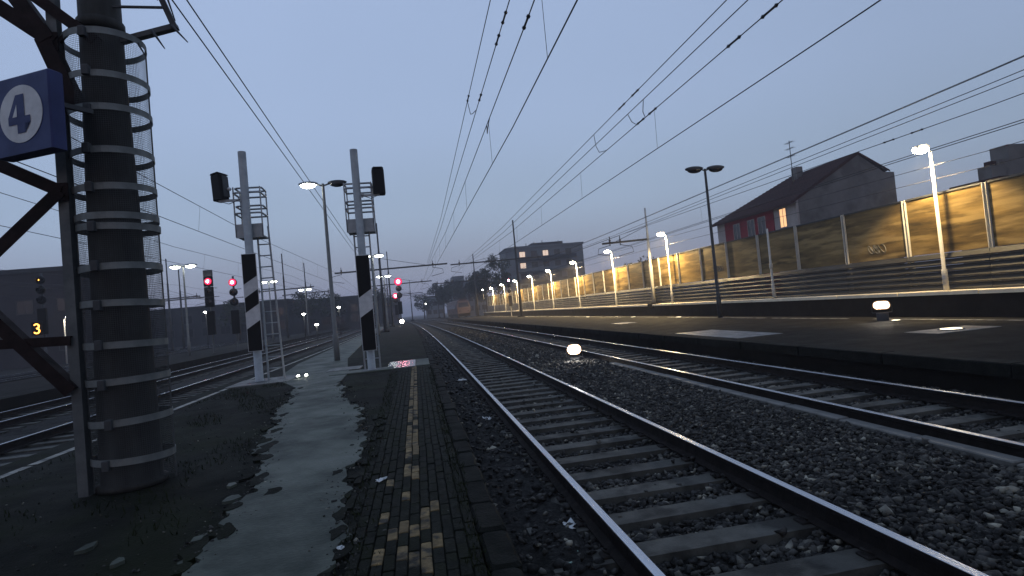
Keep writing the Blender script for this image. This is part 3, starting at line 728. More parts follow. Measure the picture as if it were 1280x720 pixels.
# ================================================================ LOW GROUND SIGNALS
def rrect(w, h, r, n=4):
    out = []
    for cx_, cz_, a0 in ((w-r,h-r,0),(-w+r,h-r,90),(-w+r,-h+r,180),(w-r,-h+r,270)):
        for k in range(n+1):
            q = radians(a0+90*k/n); out.append((cx_+r*cos(q), cz_+r*sin(q)))
    return out
def dwarf(label, x, y, z, w, h, zc, E, rz=0, spill=0):
    """low lamp: rounded glass in a frame that glows as its halo, hung in a yoke on a small pedestal"""
    t = thing('ground_signal', label, 'signal', (x, y, z), rz)
    out = rrect(w+.03, h+.03, h+.025, 7); inn = rrect(w, h, h-.004, 7); n = len(out)
    MB().prism([(p[0], p[1]+zc) for p in rrect(w+.025, h+.025, h+.02, 7)], 'Y', -.02, .16).build('housing', T['mast'], t)
    fr = MB(); vs = []
    for yy in (-.06, -.021):
        vs += [(p[0], yy, p[1]+zc) for p in out] + [(p[0], yy, p[1]+zc) for p in inn]
    fs = []
    for i in range(n):
        j = (i+1) % n
        fs += [(i,j,n+j,n+i),(2*n+i,3*n+i,3*n+j,2*n+j),(i,2*n+i,2*n+j,j),(n+i,n+j,3*n+j,3*n+i)]
    fr.add(vs, fs).build('frame', E_RIM, t)  # frame emits light in place of a halo round the lens
    MB().prism([(p[0]*.99, p[1]*.99+zc) for p in inn], 'Y', -.045, -.025).build('lens', E, t)
    MB().bar((-w-.06,.05,zc),(-w-.06,.05,zc-h-.12),.012,.05).bar((-w-.06,.05,zc-h-.12),(w+.06,.05,zc-h-.12),.05,.012).bar((w+.06,.05,zc-h-.12),(w+.06,.05,zc),.012,.05).build('yoke', T['mast'], t)
    MB().bbox(-.14,.14,-.08,.16,-.12,zc-h-.12,.015).build('pedestal', T['mast'], t)
    for k in range(4): MB().box(-w, w, .16, .20, zc-h+.04+k*h*.5, zc-h+.06+k*h*.5).build('cooling_fin', T['mast'], t)
    if spill: point(t, (0,-.30,zc), spill, (1,.9,.78), .05)
    return t
dwarf('low ground signal with a dazzling white lamp between the tracks', 4.36+curve(15.6), 15.7, -.13, .17, .115, .33, E_FLOOD, -.25, 10)
dwarf('low ground signal with a bright lamp at the far edge of the right platform', 12.35, 13.4, RZ, .17, .085, .42, E_FLOOD, -.75)
dwarf('small distant ground signal with a white lamp at the end of the near platform', -2.35, 84, PZ, .285, .28, .6, E_FAR)
for i, x in enumerate((-3.16, -2.96)):
    t = thing('path_light', ['left of two small lights set in the path','right of two small lights set in the path'][i], 'light', (x, 15.3, PZ+.016), 0, 'pair of small lights in the path')
    MB().lathe([(.055,0),(.055,.03),(.045,.04)], 12).build('bezel', T['galvd'], t); MB().ell((0,0,.05), .04, .04, .035, 10, 6).build('lens', E_COOL, t)

for x, y, r, lb in [(10.75,9.95,.19,'brightest added glint disc on the right platform near the first barrier lamp'),(12.3,12.9,.10,'added glint disc just right of the ground signal on the right platform'),(15.9-3.2,26.0,.14,'added glint disc at the foot of the tall unlit double lamp'),(12.6,31.5,.14,'added glint disc on the right platform under the second barrier lamp'),(12.4,39.5,.14,'farthest added glint disc on the right platform')]:  # added glowing discs stand in for bright glints on the platform
    t = thing('glint_disc', lb, 'light', (x+curve(y), y, RZ+.008), 0, 'added glint discs on the right platform')
    MB().lathe([(r+.04,0),(r+.04,.012),(r+.01,.018)], 18).build('bezel', T['galvd'], t); MB().lathe([(r,.010),(r,.0185),(r*.9,.020)], 20).build('lens', E_GLINT, t)  # bezel and lens only shape the added glowing disc

# ================================================================ DISC SIGNALS
def disc_signal(label, x, y, z0, zl, n=3, r=.23, pitch=.62, lit=0, E=E_RED, square=False, board=True, rz=0, lensr=.10, dx=0, glow=40):
    t = thing('colour_light_signal', label, 'signal', (x, y, z0), rz)
    H = zl-z0
    MB().lathe([(.12,0),(.12,.03),(.07,.04),(.07,H+.45)], 10, c=(.0,.15,0)).build('mast', T['mast'], t)
    for k in range(n):
        z = H-k*pitch
        if square: d = MB().bbox(dx-r,dx+r,-.03,.12,z-r*1.15,z+r*1.15,.03).build('signal_unit', T['black'], t)
        else: d = MB().lathe([(r,-.05),(r,.05),(r*.7,.12)][::-1], 22, 'Y', (dx,.06,z)).build('signal_disc', T['black'], t)
        MB().tube([(dx,-.01,z),(dx,-.25,z)], .125, 12, caps=False).build('hood', T['black'], d)
        ln = MB().ell((dx,-.05,z), lensr, .03, lensr, 14, 8).build('lens', E if k == lit else T['glass'], d)
        if k == lit and E is E_RED:
            MB().ell((dx,-.085,z), lensr*.5, .02, lensr*.5, 10, 6).build('filament_glow', E_PINK, d)
            MB().lathe([(lensr*1.02,0),(lensr*1.30,0),(lensr*1.30,.03),(lensr*1.02,.03)], 20, 'Y', (dx,-.03,z)).build('halo_rim', E_REDRIM, d)  # ring added as the red glow around the lens
            point(t, (dx,-.35,z), glow, (1,.04,.08), .12)
    if square: MB().bbox(dx-r,dx+r,-.03,.12,H+.35,H+.80,.03).build('blank_unit', T['mast'], t)
    if board: MB().bbox(dx-.26,dx+.26,-.03,.14,H-n*pitch-1.55,H-n*pitch+.1,.03).build('equipment_case', T['black'], t)
    MB().box(dx-.02,.5,.1,.14,H-.5,H-.46).box(dx-.02,.62,.1,.14,H-1.1,H-1.06).build('step_iron', T['mast'], t)
    return t
RG = disc_signal
rs1 = disc_signal('square unit signal showing red left of the left signal mast', -14.1, 42, PZ, 5.25, 3, .30, .72, 0, E_RED, True, lensr=.19)
rs2 = disc_signal('round disc signal showing red next to the left signal mast', -12.52, 42, PZ, 5.05, 3, .27, .68, 0, E_RED, lensr=.20)
disc_signal('brightest red disc signal beyond the right signal mast', -2.15, 75, PZ, 6.15, 3, .30, .9, 0, E_RED, lensr=.40, glow=500)
disc_signal('lower second red signal behind the brightest red one', -3.35, 95, PZ, 5.05, 2, .30, .8, 0, E_RED, lensr=.36, glow=200)
disc_signal('small red disc signal at the far end of the right platform', 14.6, 88, -.2, 5.7, 3, .3, .85, 0, E_PINK, lensr=.16)
ns = disc_signal('disc signal with a glowing orange numeral 3 behind the lattice frame', -23.3, 40, -.2, 6.0, 3, .26, .63, 0, E_ORANGE, lensr=.05)
# numeral 3 panel on that signal
pz = 2.95+.2
pn_ = MB().bbox(-.62,.05,-.06,.06,pz-.42,pz+.42,.02).build('numeral_panel', T['black'], ns)
dots = []
arc = lambda c, r, a0, a1, k: [(c[0]+r*cos(radians(a0+(a1-a0)*i/k)), c[1]+r*sin(radians(a0+(a1-a0)*i/k))) for i in range(k+1)]
pts = arc((0,.145),.14,150,-90,8) + arc((0,-.145),.155,90,-150,8)
MB().tube([(-.3+x,-.075,pz+z) for x, z in pts], .036, 6).build('numeral', E_ORANGE, pn_)

# ================================================================ CATENARY MASTS AND WIRES
def drop_arm(t, x, z, s):
    """a cantilever hanging under the beam at local x"""
    a = MB().tube([(x,0,z+.5),(x,0,z-.2)], .035, 6).tube([(x,0,z-.15),(x+s*.9,0,z-.35),(x+s*1.0,0,z-.75),(x-s*.2,0,z-1.0)], .025, 6).build('drop_arm', T['mast'], t)
    MB().lathe([(.03,0),(.09,.03),(.09,.08),(.03,.1),(.09,.14),(.09,.2),(.03,.24)], 8, c=(x,0,z+.03)).build('insulator', T['porc'], a)
def cat_mast(label, x, y, z0, top, arms, w=.13, group=None, m='mast'):
    t = thing('catenary_mast', label, 'mast', (x, y, z0), 0, group)
    H = top-z0
    MB().lathe([(w*1.15,0),(w*1.1,.4*H),(w*.85,.42*H),(w*.8,.72*H),(w*.6,.74*H),(w*.55,H)], 12).build('mast', T[m], t)
    MB().bbox(-.4,.4,-.4,.4,-.25,.12,.03).build('foundation', T['concrete'], t)
    for z, xa, xb, drops in arms:
        z -= z0
        MB().bar((xa,0,z),(xb,0,z+.1),.10,.14).build('beam', T['mast'], t)
        if abs(xb) > .5 or abs(xa) > .5:
            e = xb if abs(xb) > abs(xa) else xa
            MB().tube([(0,0,z+1.1),(e*.7,0,z+.1)], .02, 6).build('tie_rod', T['mast'], t)
        for dx_, s in drops: drop_arm(t, dx_, z, s)
    return t
cat_mast('catenary mast with a long beam just right of the right signal mast', -3.15, 55, PZ, 10.7, [(6.2,-4.2,6.4,[(5.0,1),(-3.6,-1)])])
cat_mast('catenary mast behind the small lit double lamps on the near platform', -3.6, 82, PZ, 11.0, [(6.2,-4.2,6.0,[(4.6,1),(-3.6,-1)])])
cat_mast('thin catenary mast at the far end of the near platform', -6.0, 125, PZ, 10.8, [(6.3,-3.8,7.5,[(4.6,1),(-3.0,-1)])])
cat_mast('tall catenary mast on the right platform before the apartment block', 11.75, 64, RZ, 11.5, [(6.9,-7.6,3.0,[(-6.6,-1),(2.6,1)])], w=.15)
cat_mast('tall catenary mast with cross beams left of the apartment block', 11.1, 105, RZ, 12.0, [(7.0,-8,3.4,[(-7,-1),(2.4,1),(-1.2,1)])], w=.16)
cat_mast('catenary mast standing against the noise barrier between two lamps', 17.45, 39.8, .76, 8.0, [(5.55,-3.6,0,[(-3.0,-1),(-2.2,1)])], w=.12, m='palepole')
for x, y, top, lb in [(-16.3,75,10.9,'catenary mast just right of the left signal mast ladder'),(-16.1,88,10.9,'catenary mast left of the lit lamp post in the far yard'),(-29.8,75,11.3,'leftmost catenary mast just right of the caged column'),(-29.6,78,10.2,'second catenary mast right of the caged column')]:
    cat_mast(lb, x, y, 0, top, [(6.3,-3.4,3.6,[(3.2,1),(-3,-1)])])
cat_mast('faint catenary mast with a portal beam in the haze at centre', -1.5, 160, PZ, 11.5, [(7.2,-9,9,[(3.2,1),(-3,-1),(7,1)])])
cat_mast('faint catenary mast in the distance left of the stopped train', 6.3, 170, RZ, 11, [(7.2,-8,6,[(3.2,1),(-3,-1)])])

def wire(parent, name, pts, r=.009, seg=6, sag=0):
    out = []
    for i in range(len(pts)-1):
        a, b = Vector(pts[i]), Vector(pts[i+1])
        for k in range(seg):
            u = k/seg; q = a.lerp(b, u); q.z -= 4*sag*u*(1-u)*min(1, (b-a).length/50); out.append(q)
    out.append(Vector(pts[-1]))
    return MB().tube(out, r, 5).build(name, T['wire'], parent), out
def at_y(poly, y):
    for a, b in zip(poly, poly[1:]):
        if a.y <= y <= b.y: return a.lerp(b, (y-a.y)/(b.y-a.y))
def line(label, con, mes, aux=(), drops=(), links=(), ins=(), r=.010):
    t = thing('overhead_line', label, 'overhead wires')
    _, cw = wire(t, 'contact_wire', con, r)
    _, mw = wire(t, 'messenger_wire', mes, r)
    ax = [wire(t, 'feeder_wire', a, r)[1] for a in aux]
    for y in drops:
        a, b = at_y(cw, y), at_y(mw, y)
        if a and b: MB().tube([a, b], .004, 4).build('dropper', T['wire'], t)
    allw = [mw]+ax
    for i, j, ya, yb in links:
        a, b = at_y(allw[i], ya), at_y(allw[j], yb); m = a.lerp(b, .6) + Vector((0,.25,-.18))
        MB().tube([a, a.lerp(m,.6)+Vector((0,.1,0)), m, b], .010, 5).build('jumper_cable', T['wire'], t)
    for i, y in ins:
        p, q = at_y(allw[i], y-.22), at_y(allw[i], y+.22)
        if p and q:
            MB().tube([p, p.lerp(q,.12), p.lerp(q,.2), p.lerp(q,.5), p.lerp(q,.8), p.lerp(q,.88), q], [.012,.035,.02,.018,.02,.035,.012], 6).build('insulator', T['wire'], t)
    return t
c_ = curve
line('overhead wires above the nearest track', [(2.0,-25,4.85),(2.0,10,4.85),(1.45,55,5.15),(.6,82,5.15),(-.9,125,5.2),(-3,180,5.2)],
     [(2.0,-25,6.05),(2.0,8,5.87),(1.85,30,5.85),(1.45,55,6.25),(1.1,68,5.8),(.6,82,6.25),(-.9,125,6.3),(-3,180,6.3)],
     [[(2.0,-25,7.3),(2.0,9.2,6.80),(1.7,32,6.35),(1.4,55,6.35)],[(1.9,-25,8.9),(2.0,11,7.83),(1.75,32,6.9),(1.35,55,6.55)]],
     [12.6,7.2,18.5,24,30,36,42,48,60,66,72,78], [(1,2,14.2,16.0),(0,0,12.4,12.9)], [(1,9.8),(1,10.6),(1,13.4),(0,8.2),(2,15.8)])
line('overhead wires above the second track', [(5.8,-25,4.85),(5.8,6,4.86),(5.65,30,5.05),(5.1,64,5.2),(3.8,105,5.2),(1,165,5.2)],
     [(5.8,-25,5.95),(5.8,7.5,5.81),(5.7,32,5.85),(5.1,64,6.3),(4.5,85,5.9),(3.8,105,6.3),(1,165,6.3)],
     [[(5.8,-25,6.5),(5.8,8.3,6.27),(5.6,34,6.15),(5.05,64,6.4)],[(5.8,-25,6.95),(5.8,8.9,6.60),(5.5,34,6.4),(5.0,64,6.55)]],
     [12.1,18,24,30,36,44,52,60,72,80,90], [(2,0,16.2,15.4),(1,0,12.6,12.2),(1,0,13.6,12.4)], [(0,7.8),(0,8.8),(0,12.2),(0,12.9),(2,13.0),(2,13.9)])
line('overhead wires above the sunken track by the noise barrier', [(15.1,-10,4.9),(15.0,12,4.93),(14.85,40,5.0),(14.0,80,5.1),(12,140,5.1)],
     [(15.1,-10,5.75),(14.95,12,5.6),(14.85,40,6.0),(14.0,80,6.1),(12,140,6.1)],
     [[(15.1,-10,6.35),(14.95,12,6.15),(14.8,40,6.1),(13.9,80,6.2)],[(15.1,-10,6.65),(14.95,12,6.46),(14.7,40,6.4),(13.9,80,6.4)],[(15.25,-10,6.25),(15.1,12,6.05),(14.95,40,6.0),(14.0,80,6.1)],[(15.3,-10,6.75),(15.15,12,6.55),(14.9,40,6.5),(14.0,80,6.5)],[(15.25,-10,5.0),(15.15,12,5.03),(15.0,40,5.1),(14.1,80,5.2)]],
     [20,27,34,48,56,64], [], [(0,14.2),(0,15.2)], r=.0115)
line('lower cables running close along the noise barrier', [(17.6,-10,4.6),(17.6,14,4.52),(17.5,40,4.9),(16.6,80,5.0)], [(17.6,-10,5.1),(17.6,14,4.98),(17.5,40,5.4),(16.6,80,5.5)])
line('pair of cables passing above the near platform and the left signal mast', [(-2.5,-15,6.05),(-2.8,7.8,6.0),(-3.6,35,6.0),(-4.3,82,6.3)], [(-2.35,-15,6.1),(-2.65,7.8,6.05),(-3.45,35,6.1),(-4.2,82,6.5)])
for i, x in enumerate((-6.69, -10.6, -20.4, -24.4)):
    line(['overhead wires above the track left of the near platform','overhead wires above the track by the far left platform','overhead wires just behind the far left platform','overhead wires farthest left in the yard'][i],
         [(x,0,4.95),(x+c_(55),55,5.15),(x+c_(110),110,5.15),(x+c_(170),170,5.15)], [(x,0,6.1),(x+c_(28),28,5.75),(x+c_(55),55,6.25),(x+c_(82),82,5.8),(x+c_(110),110,6.25),(x+c_(170),170,6.2)], drops=[14,20,26,32,38,44,50])

# ================================================================ HOUSES AND BUILDINGS
def window(parent, wallaxis, u0, u1, z0, z1, d, glassmat, frame=.06, fm='palewall'):
    """d: coordinate of the wall face, outward is negative along the axis"""
    f = MB()
    def bx(a, b, zz0, zz1, da, db):
        if wallaxis == 'X': f.box(d+da, d+db, a, b, zz0, zz1)
        else: f.box(a, b, d+da, d+db, zz0, zz1)
    bx(u0-frame, u0, z0-frame, z1+frame, -.05, .02); bx(u1, u1+frame, z0-frame, z1+frame, -.05, .02)
    bx(u0, u1, z1, z1+frame, -.05, .02); bx(u0-.08, u1+.08, z0-frame-.04, z0-.001, -.12, .02)
    mid = (u0+u1)/2; bx(mid-.025, mid+.025, z0, z1, -.03, .0)
    w = f.build('window', T[fm], parent); g = MB()
    if wallaxis == 'X': g.box(d-.012, d-.004, u0, u1, z0, z1)
    else: g.box(u0, u1, d-.012, d-.004, z0, z1)
    g.build('pane', glassmat, w); return w
# red house
h = thing('red_house', 'red fronted house with dark tiled roof and grey gable behind the noise barrier', 'house')
yn, yf = 45.1, 58.6
MB().prism([(34.3,0),(44.5,0),(44.5,10.7),(43.4,10.75),(40.9,12.5),(34.3,8.75)], 'Y', yn, yn+.35).build('gable_wall', T['greywall'], h)
MB().box(34.32,44.4,yn+.35,yf,0,8.7).build('wall', T['palewall'], h)
MB().box(34.0,34.32,yn+3.3,yf-1.7,0,8.72).build('red_facade', T['redwall'], h)
MB().box(34.1,34.32,yn+.0,yn+3.3,0,8.7).build('pale_bay', T['palewall'], h)
MB().box(34.1,34.32,yf-1.7,yf,0,8.7).build('pale_corner', T['palewall'], h)
rf = MB().add([(33.6,yn-.1,8.55),(40.9,yn-.1,12.72),(40.9,yf-4.5,12.72),(33.6,yf+.4,8.55),(44.0,yn-.1,10.9),(45.0,yf+.4,9.6),
               (33.6,yn-.1,8.35),(40.9,yn-.1,12.5),(33.6,yf+.4,8.35),(44.0,yn-.1,10.7)],
              [(0,1,2,3),(1,4,5,2),(3,2,5),(0,6,7,1),(1,7,9,4),(0,3,8,6)]).build('roof', T['tile'], h)
# rows of roof tiles on the slope that faces the tracks
rows = 22
for k in range(rows):
    u0, u1 = k/rows, (k+1)/rows
    z0, z1 = 8.55+4.17*u0, 8.55+4.17*u1; x0, x1 = 33.6+7.3*u0, 33.6+7.3*u1; ye = yf+.4-4.9*u0
    MB().prism([(x0-.02,z0+.02),(x1,z1+.01),(x1,z1+.03),(x0-.02,z0+.10)], 'Y', yn-.12, ye).build('tile_course', T['tile'], rf)
MB().box(39.0,39.7,51.0,51.8,11.2,13.0).build('chimney', T['greywall'], rf)
for y in (50.2, 52.0, 54.6): window(h, 'X', y-.55, y+.55, 6.3, 8.0, 34.0, T['glass'])
window(h, 'X', 46.6, 47.5, 6.55, 8.25, 34.1, E_WIN)
# TV aerial
a = thing('roof_aerial', 'thin television aerial standing on the red house roof', 'aerial', (38.0, 50.3, 11.0))
MB().tube([(0,0,0),(0,0,4.5)], .035, 6).build('mast', T['mast'], a)
for z in (2.9, 3.7, 4.3):
    MB().tube([(-.05,-.6,z),(.05,.6,z)], .02, 5).build('boom', T['mast'], a)
    for k in (-.5,-.25,0,.25,.5): MB().tube([(-.28,k,z),(.28,k,z)], .014, 4).build('element', T['mast'], a)
# stepped roof building at the right border
b = thing('roof_block', 'grey building with stepped chimneys at the right border', 'building')
MB().box(37.2,52,30,33,0,6.7).build('wall', T['greywall'], b)
rr_ = MB().box(37.0,52.2,29.8,33.2,6.7,6.95).build('roof', T['tile'], b)
MB().box(37.1,38.2,30.3,31.2,6.95,7.75).build('chimney', T['greywall'], rr_); MB().box(38.1,39.1,30.6,31.4,6.95,8.2).build('chimney', T['greywall'], rr_)
MB().box(39.2,43,30.8,32,6.95,9.2).build('stair_block', T['greywall'], rr_); MB().box(37.4,37.9,30.6,31,7.75,8.1).build('chimney_cap', T['tile'], rr_)
for u in (39,42,45,48): window(b, 'Y', u-.6, u+.6, 3.9, 5.6, 30, T['glass'])
# apartment block
b = thing('apartment_block', 'grey apartment block with three lit windows behind the barrier lamps', 'building')
MB().prism([(25.2,152.5),(27.2,150),(46.5,150),(46.5,164),(25.2,164)], 'Z', 0, 17.0).build('wall', T['apt'], b)
rf = MB().prism([(25.0,152.4),(27.1,149.7),(46.8,149.7),(46.8,164.2),(25.0,164.2)], 'Z', 17.0, 17.5).build('roof', T['apt'], b)
MB().box(33,42,154,160,17.5,18.6).build('plant_room', T['aptd'], rf)
for k in range(5): MB().tube([(31+2.3*k,152,17.5),(31+2.3*k,152,18.4+.3*(k%3))], .1, 5).build('flue', T['aptd'], rf)
for fl in range(5):
    z = 2.0+3.05*fl
    MB().box(27.8,44.2,148.9,149.95,z-.75,z+.25).build('balcony', T['apt' if fl % 2 else 'aptd'], b)
    for k in range(5):
        u = 29.3+3.25*k
        litw = (fl == 4 and k in (0,2)) or (fl == 3 and k == 0)
        window(b, 'Y', u-.75, u+.75, z+.25, z+1.75, 150, E_WIN2 if litw else T['glass'], .1, 'frame')
# blocks in the haze
def block(name, label, x0, x1, y0, y1, h, m, nwx, nwz, roofm='aptd', lit=()):
    b = thing(name, label, 'building')
    MB().box(x0,x1,y0,y1,-.6,h).build('wall', T[m], b)
    MB().box(x0-.3,x1+.3,y0-.3,y1+.3,h,h+.5).build('roof', T[roofm], b)
    for i in range(nwx):
        for j in range(nwz):
            u = x0+(x1-x0)*(i+.5)/nwx; w = min(.8, (x1-x0)/nwx*.3); z = 1.4+(h-1.5)*j/nwz
            window(b, 'Y', u-w, u+w, z, z+1.4, y0, E_WIN2 if (i,j) in lit else T['glass'], .1, 'frame')
    return b
hb = block('hazy_block', 'hazy stepped apartment block behind the stopped train', 12.5, 23.5, 190, 204, 11.2, 'apt', 5, 3)
MB().box(12.6,16.5,191,203,11.7,13.4).build('upper_storey', T['apt'], hb); MB().box(19.5,22,192,200,11.7,12.7).build('stair_head', T['apt'], hb)
block('hazy_house', 'low hazy house left of the stopped train', 3.5, 10.5, 225, 236, 8.0, 'apt', 3, 2)
dp = block('depot_building', 'large dark flat roofed depot building at the far left', -74, -37.5, 72, 86, 10.4, 'depot', 9, 2)
MB().box(-37.5,-37.3,76,84,0,5).build('sliding_door', T['shed'], dp)
block('low_shed', 'long low slate coloured shed behind the red signals', -56, -24, 112, 130, 6.4, 'shed', 10, 2)
block('low_shed', 'low grey shed right of the left signal mast', -24, -12.5, 128, 142, 6.6, 'shed', 4, 2)
block('low_shed', 'low grey shed with a raised roof left of the right signal mast', -13.5, -7.6, 118, 128, 5.8, 'shed', 3, 2)
block('low_shed', 'farthest small shed in the haze near the red signals', -17, -6, 190, 202, 7.5, 'shed', 4, 2)

# small distant lamps on posts
SL = [((-10.2,60,1.6),'tiny lamp low in the yard below the striped board'),((-9.2,70,3.4),'tiny lamp beside the small lit double lamps in the yard'),((-8.3,88,4.3),'tiny lamp at the foot of the lamp post in the haze'),((-12.5,66,2.9),'tiny lamp in the yard left of the lamp post'),((-24,70,4.2),'tiny lamp in the yard right of the caged column'),((-19.5,66,2.6),'tiny lamp under the square red signal'),((-4.2,150,3.3),'tiny lamp in the haze beyond the brightest red signal'),((2.5,160,4.5),'tiny lamp in the haze at the middle of the picture'),((13.2,112,5.4),'tiny lamp in the haze left of the barrier end')]
for (x, y, z), lb in SL:
    t = thing('yard_lamp', lb, 'lamp', (x, y, 0))
    MB().lathe([(.06,0),(.045,z)], 8).build('post', T['mast'], t); MB().prism([(-.22,z),(.22,z),(.12,z+.14),(-.12,z+.14)], 'Y', -.2, .2).build('shade', T['mast'], t)
    MB().ell((0,-.05,z-.02), .19, .19, .12, 10, 6).build('bulb', E_FAR, t)
t = thing('depot_lamp', 'warm lamp on a post before the dark depot at the far left', 'lamp', (-34.2, 62, 0))
MB().lathe([(.08,0),(.06,4.4)], 8).build('post', T['palepole'], t); MB().tube([(0,0,4.35),(.2,0,4.6),(.5,0,4.62)], .05, 6).build('arm', T['palepole'], t)
MB().ell((.45,0,4.56), .3, .16, .1, 10, 6).build('lens', E_WARM, t); point(t, (.45,0,4.3), 420, (1,.78,.48))

# stopped train
ty = 119; tx = 12.2+c_(ty)
t = thing('stopped_train', 'dark train standing in the haze at the end of the right platform', 'train', (tx, ty, .0), .045)
MB().prism([(-1.4,.9),(1.4,.9),(1.45,2.6),(1.15,3.7),(.5,4.0),(-.5,4.0),(-1.15,3.7),(-1.45,2.6)], 'Y', .7, 22).build('body', T['train'], t)
MB().add([(-1.35,.0,1.0),(1.35,.0,1.0),(1.4,.0,2.2),(-1.4,.0,2.2),(-1.05,.55,3.5),(1.05,.55,3.5),(-1.4,.72,.9),(1.4,.72,.9),(1.45,.72,2.6),(-1.45,.72,2.6),(1.15,.72,3.68),(-1.15,.72,3.68)],
         [(0,1,2,3),(3,2,5,4),(0,3,9,6),(1,7,8,2),(2,8,10,5),(3,4,11,9),(4,5,10,11),(0,6,7,1)]).build('cab', T['train'], t)
MB().add([(-1.15,.06,2.35),(1.15,.06,2.35),(.95,.45,3.3),(-.95,.45,3.3)], [(0,1,2,3)]).build('windscreen', T['glass'], t)
MB().box(-1.3,1.3,.3,21.5,.35,.9).build('underframe', T['black'], t)
MB().box(-1.0,1.0,2,6,4.0,4.35).box(-.8,.8,9,14,4.0,4.25).build('roof_equipment', T['mast'], t)
for y in (2.6, 5.0, 16.5, 19):
    for s in (-.75, .75): MB().lathe([(.45,-.06),(.45,.06)], 16, 'X', (s,y,.46)).build('wheel', T['black'], t)
for k in range(6): MB().box(-1.475,-1.45,3+3*k,4.8+3*k,2.1,3.0).build('window', T['glass'], t)
for s in (-.9,.9): MB().lathe([(.14,-.05),(.14,.03)], 10, 'Y', (s,-.0,1.5)).build('headlight', T['glass'], t)

# ================================================================ TREES, GRASS, LITTER
def tree(label, x, y, z0, h, r, seed, nl=1500, ls=.35):
    rg = random.Random(seed); t = thing('tree', label, 'tree', (x, y, z0))
    tr = MB().tube([(0,0,0),(.1,.05,h*.35),(-.05,.1,h*.7)], [.22,.16,.06], 8)
    for k in range(7):
        a = rg.uniform(0, 2*pi); z = h*rg.uniform(.35,.65)
        tr.tube([(.05,.05,z),(cos(a)*r*.4,sin(a)*r*.4,z+h*.12),(cos(a)*r*.75,sin(a)*r*.75,z+h*.2)], [.07,.045,.015], 6)
    tr.build('trunk', T['bark'], t); cl = []
    for k in range(16):
        a = rg.uniform(0, 2*pi); rr = r*math.sqrt(rg.random())*.8; cl.append((cos(a)*rr, sin(a)*rr, h*rg.uniform(.42,.92), r*rg.uniform(.25,.48)))
    c = MB()
    for k in range(nl):
        q = rg.choice(cl); d = Vector((rg.gauss(0,1),rg.gauss(0,1),rg.gauss(0,1))).normalized()*q[3]*rg.random()**.4
        p = Vector(q[:3])+d; u = Vector((rg.gauss(0,1),rg.gauss(0,1),rg.gauss(0,1))).normalized(); v = u.orthogonal().normalized(); s = ls*rg.uniform(.5,1.2)
        c.add([p-u*s*.5, p+v*s*.25, p+u*s*.5, p-v*s*.25], [(0,1,2,3)])
    c.build('crown', T['leaf'], t, fix=False)
tree('dark tree before the left end of the apartment block', 18.6, 128, 0, 13.5, 3.8, 1, 2600, .6)
tree('smaller dark tree left of the apartment block', 16.2, 132, 0, 11.0, 3.4, 2, 2000, .6)
tree('dark round tree behind the barrier below the catenary mast', 27, 62, 0, 5.4, 3.0, 3, 1500, .45)
tree('hazy tree right behind the stopped train', 15.6, 152, 0, 10.8, 4.2, 6, 2200, .65)
tree('hazy tree left of the stopped train', 7.6, 165, 0, 10.2, 4.2, 7, 2200, .7)
tree('hazy broad tree behind the left end of the train', 10.8, 178, 0, 11.5, 4.6, 17, 2400, .75)
tree('hazy low tree farther left of the stopped train', 2.2, 190, 0, 8.2, 3.4, 8, 1100, .7)
tree('dim tree just right of the square red signal in the yard', -31, 106, 0, 7.4, 3.4, 10, 1200, .55)
tree('dim tree above the sheds left of the lit lamp post', -17.5, 122, 0, 7.6, 3.0, 11, 1200, .55)
tree('dim tree at the end of the long shed', -21.5, 116, 0, 8.2, 3.2, 4, 1300, .5)
tree('dim tree behind the lamp post in the haze', -8.5, 140, 0, 9.4, 3.6, 5, 1300, .5)

rg = random.Random(77); gm = MB()
for k in range(5200):
    y = 4.2 + 11.5*rg.random(); lo = -4.5; hi = -1.75 - max(0, (y-5))*.13
    x = rg.uniform(lo, hi)
    if sin(x*2.1+1)*sin(y*1.3)+.5*sin(x*5.3+y*2.7) < .05: continue
    if (x-cx)**2+(y-cy)**2 < .16: continue
    hgt = rg.uniform(.02,.075); a = rg.uniform(0,2*pi); w = .006
    lean = Vector((rg.gauss(0,.02), rg.gauss(0,.02), hgt)); p = Vector((x,y,PZ-.01)); d = Vector((cos(a),sin(a),0))*w
    gm.add([p-d, p+d, p+lean], [(0,1,2)])
for k in range(2200):           # weeds in the paving and along the path edge
    y = 2.4 + 12*rg.random()**1.4; x = -.50-.02*y + abs(rg.gauss(0,.12)) if rg.random() < .5 else .20+rg.gauss(0,.03)
    hgt = rg.uniform(.015,.06); a = rg.uniform(0,2*pi); p = Vector((x,y,PZ)); d = Vector((cos(a),sin(a),0))*.005
    gm.add([p-d, p+d, p+Vector((rg.gauss(0,.02), rg.gauss(0,.02), hgt))], [(0,1,2)])
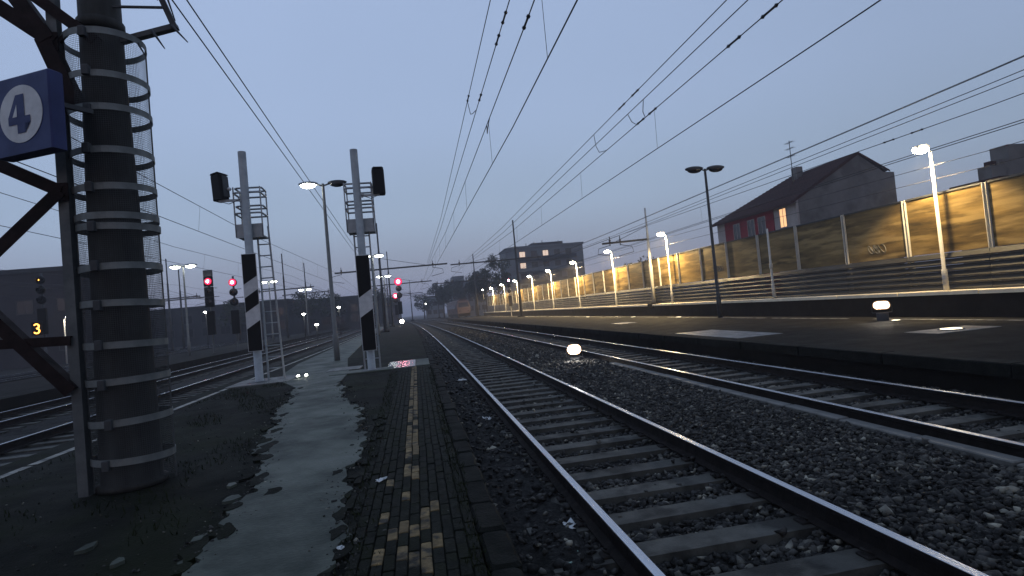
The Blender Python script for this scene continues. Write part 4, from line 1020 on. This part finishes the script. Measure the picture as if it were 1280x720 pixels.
tag(gm.build('grass', T['grass'], fix=False), 'short dark grass on the near platform beside the path', None, None, 'stuff')

def litter(name, label, x, y, z, s, m, seed):
    rg = random.Random(seed); n = 5; vs = []; fs = []
    for i in range(n+1):
        for j in range(n+1): vs.append(((i/n-.5)*s*1.3+rg.gauss(0,.07)*s, (j/n-.5)*s+rg.gauss(0,.07)*s, abs(rg.gauss(.12,.12))*s))
    for i in range(n):
        for j in range(n):
            if (i,j) in ((0,0),(n-1,n-1),(0,n-1)): continue
            a = i*(n+1)+j; fs.append((a,a+n+1,a+n+2,a+1))
    o = MB().add(vs, fs, True).build(name, m, None, (x,y,z), fix=False); o.rotation_euler = (0,0,rg.uniform(0,3))
    md = o.modifiers.new('thickness','SOLIDIFY'); md.thickness = .002
    return tag(o, label, 'litter')
litter('crumpled_paper', 'crumpled white paper beside the left rail in the foreground', 1.0, 4.38, -.165, .14, T['litter'], 1)
litter('torn_wrapper', 'torn pale green wrapper below the crumpled paper', .87, 3.83, -.185, .13, T['green'], 2)
litter('paper_scrap', 'small white paper scrap on the dark paving', -.42, 4.85, PZ+.012, .07, T['litter'], 3)
litter('paper_scrap', 'tiny white scrap at the path edge in the foreground', -.57, 3.53, PZ+.016, .04, T['litter'], 4)
litter('paper_scrap', 'small pale scrap far along the left rail', .95, 14.2, -.14, .16, T['litter'], 5)
litter('plastic_bag', 'faint pale plastic scrap on the stones near the left rail', .95, 9.0, -.16, .12, T['litter'], 6)

# ================================================================ HAZE
hz = MB().box(-1700,1700,-1700,1700,-1.7,24).build('haze', T['ground'])
hm = bpy.data.materials.new('dusk_haze'); hm.use_nodes = True; hn = hm.node_tree; hn.nodes.clear()
ho = hn.nodes.new('ShaderNodeOutputMaterial'); pvn = hn.nodes.new('ShaderNodeVolumePrincipled')
pvn.inputs['Color'].default_value = (.86,.85,.92,1); pvn.inputs['Density'].default_value = .0012; pvn.inputs['Anisotropy'].default_value = .2
hn.links.new(pvn.outputs[0], ho.inputs['Volume'])
hz.data.materials.clear(); hz.data.materials.append(hm); tag(hz, kind='stuff')
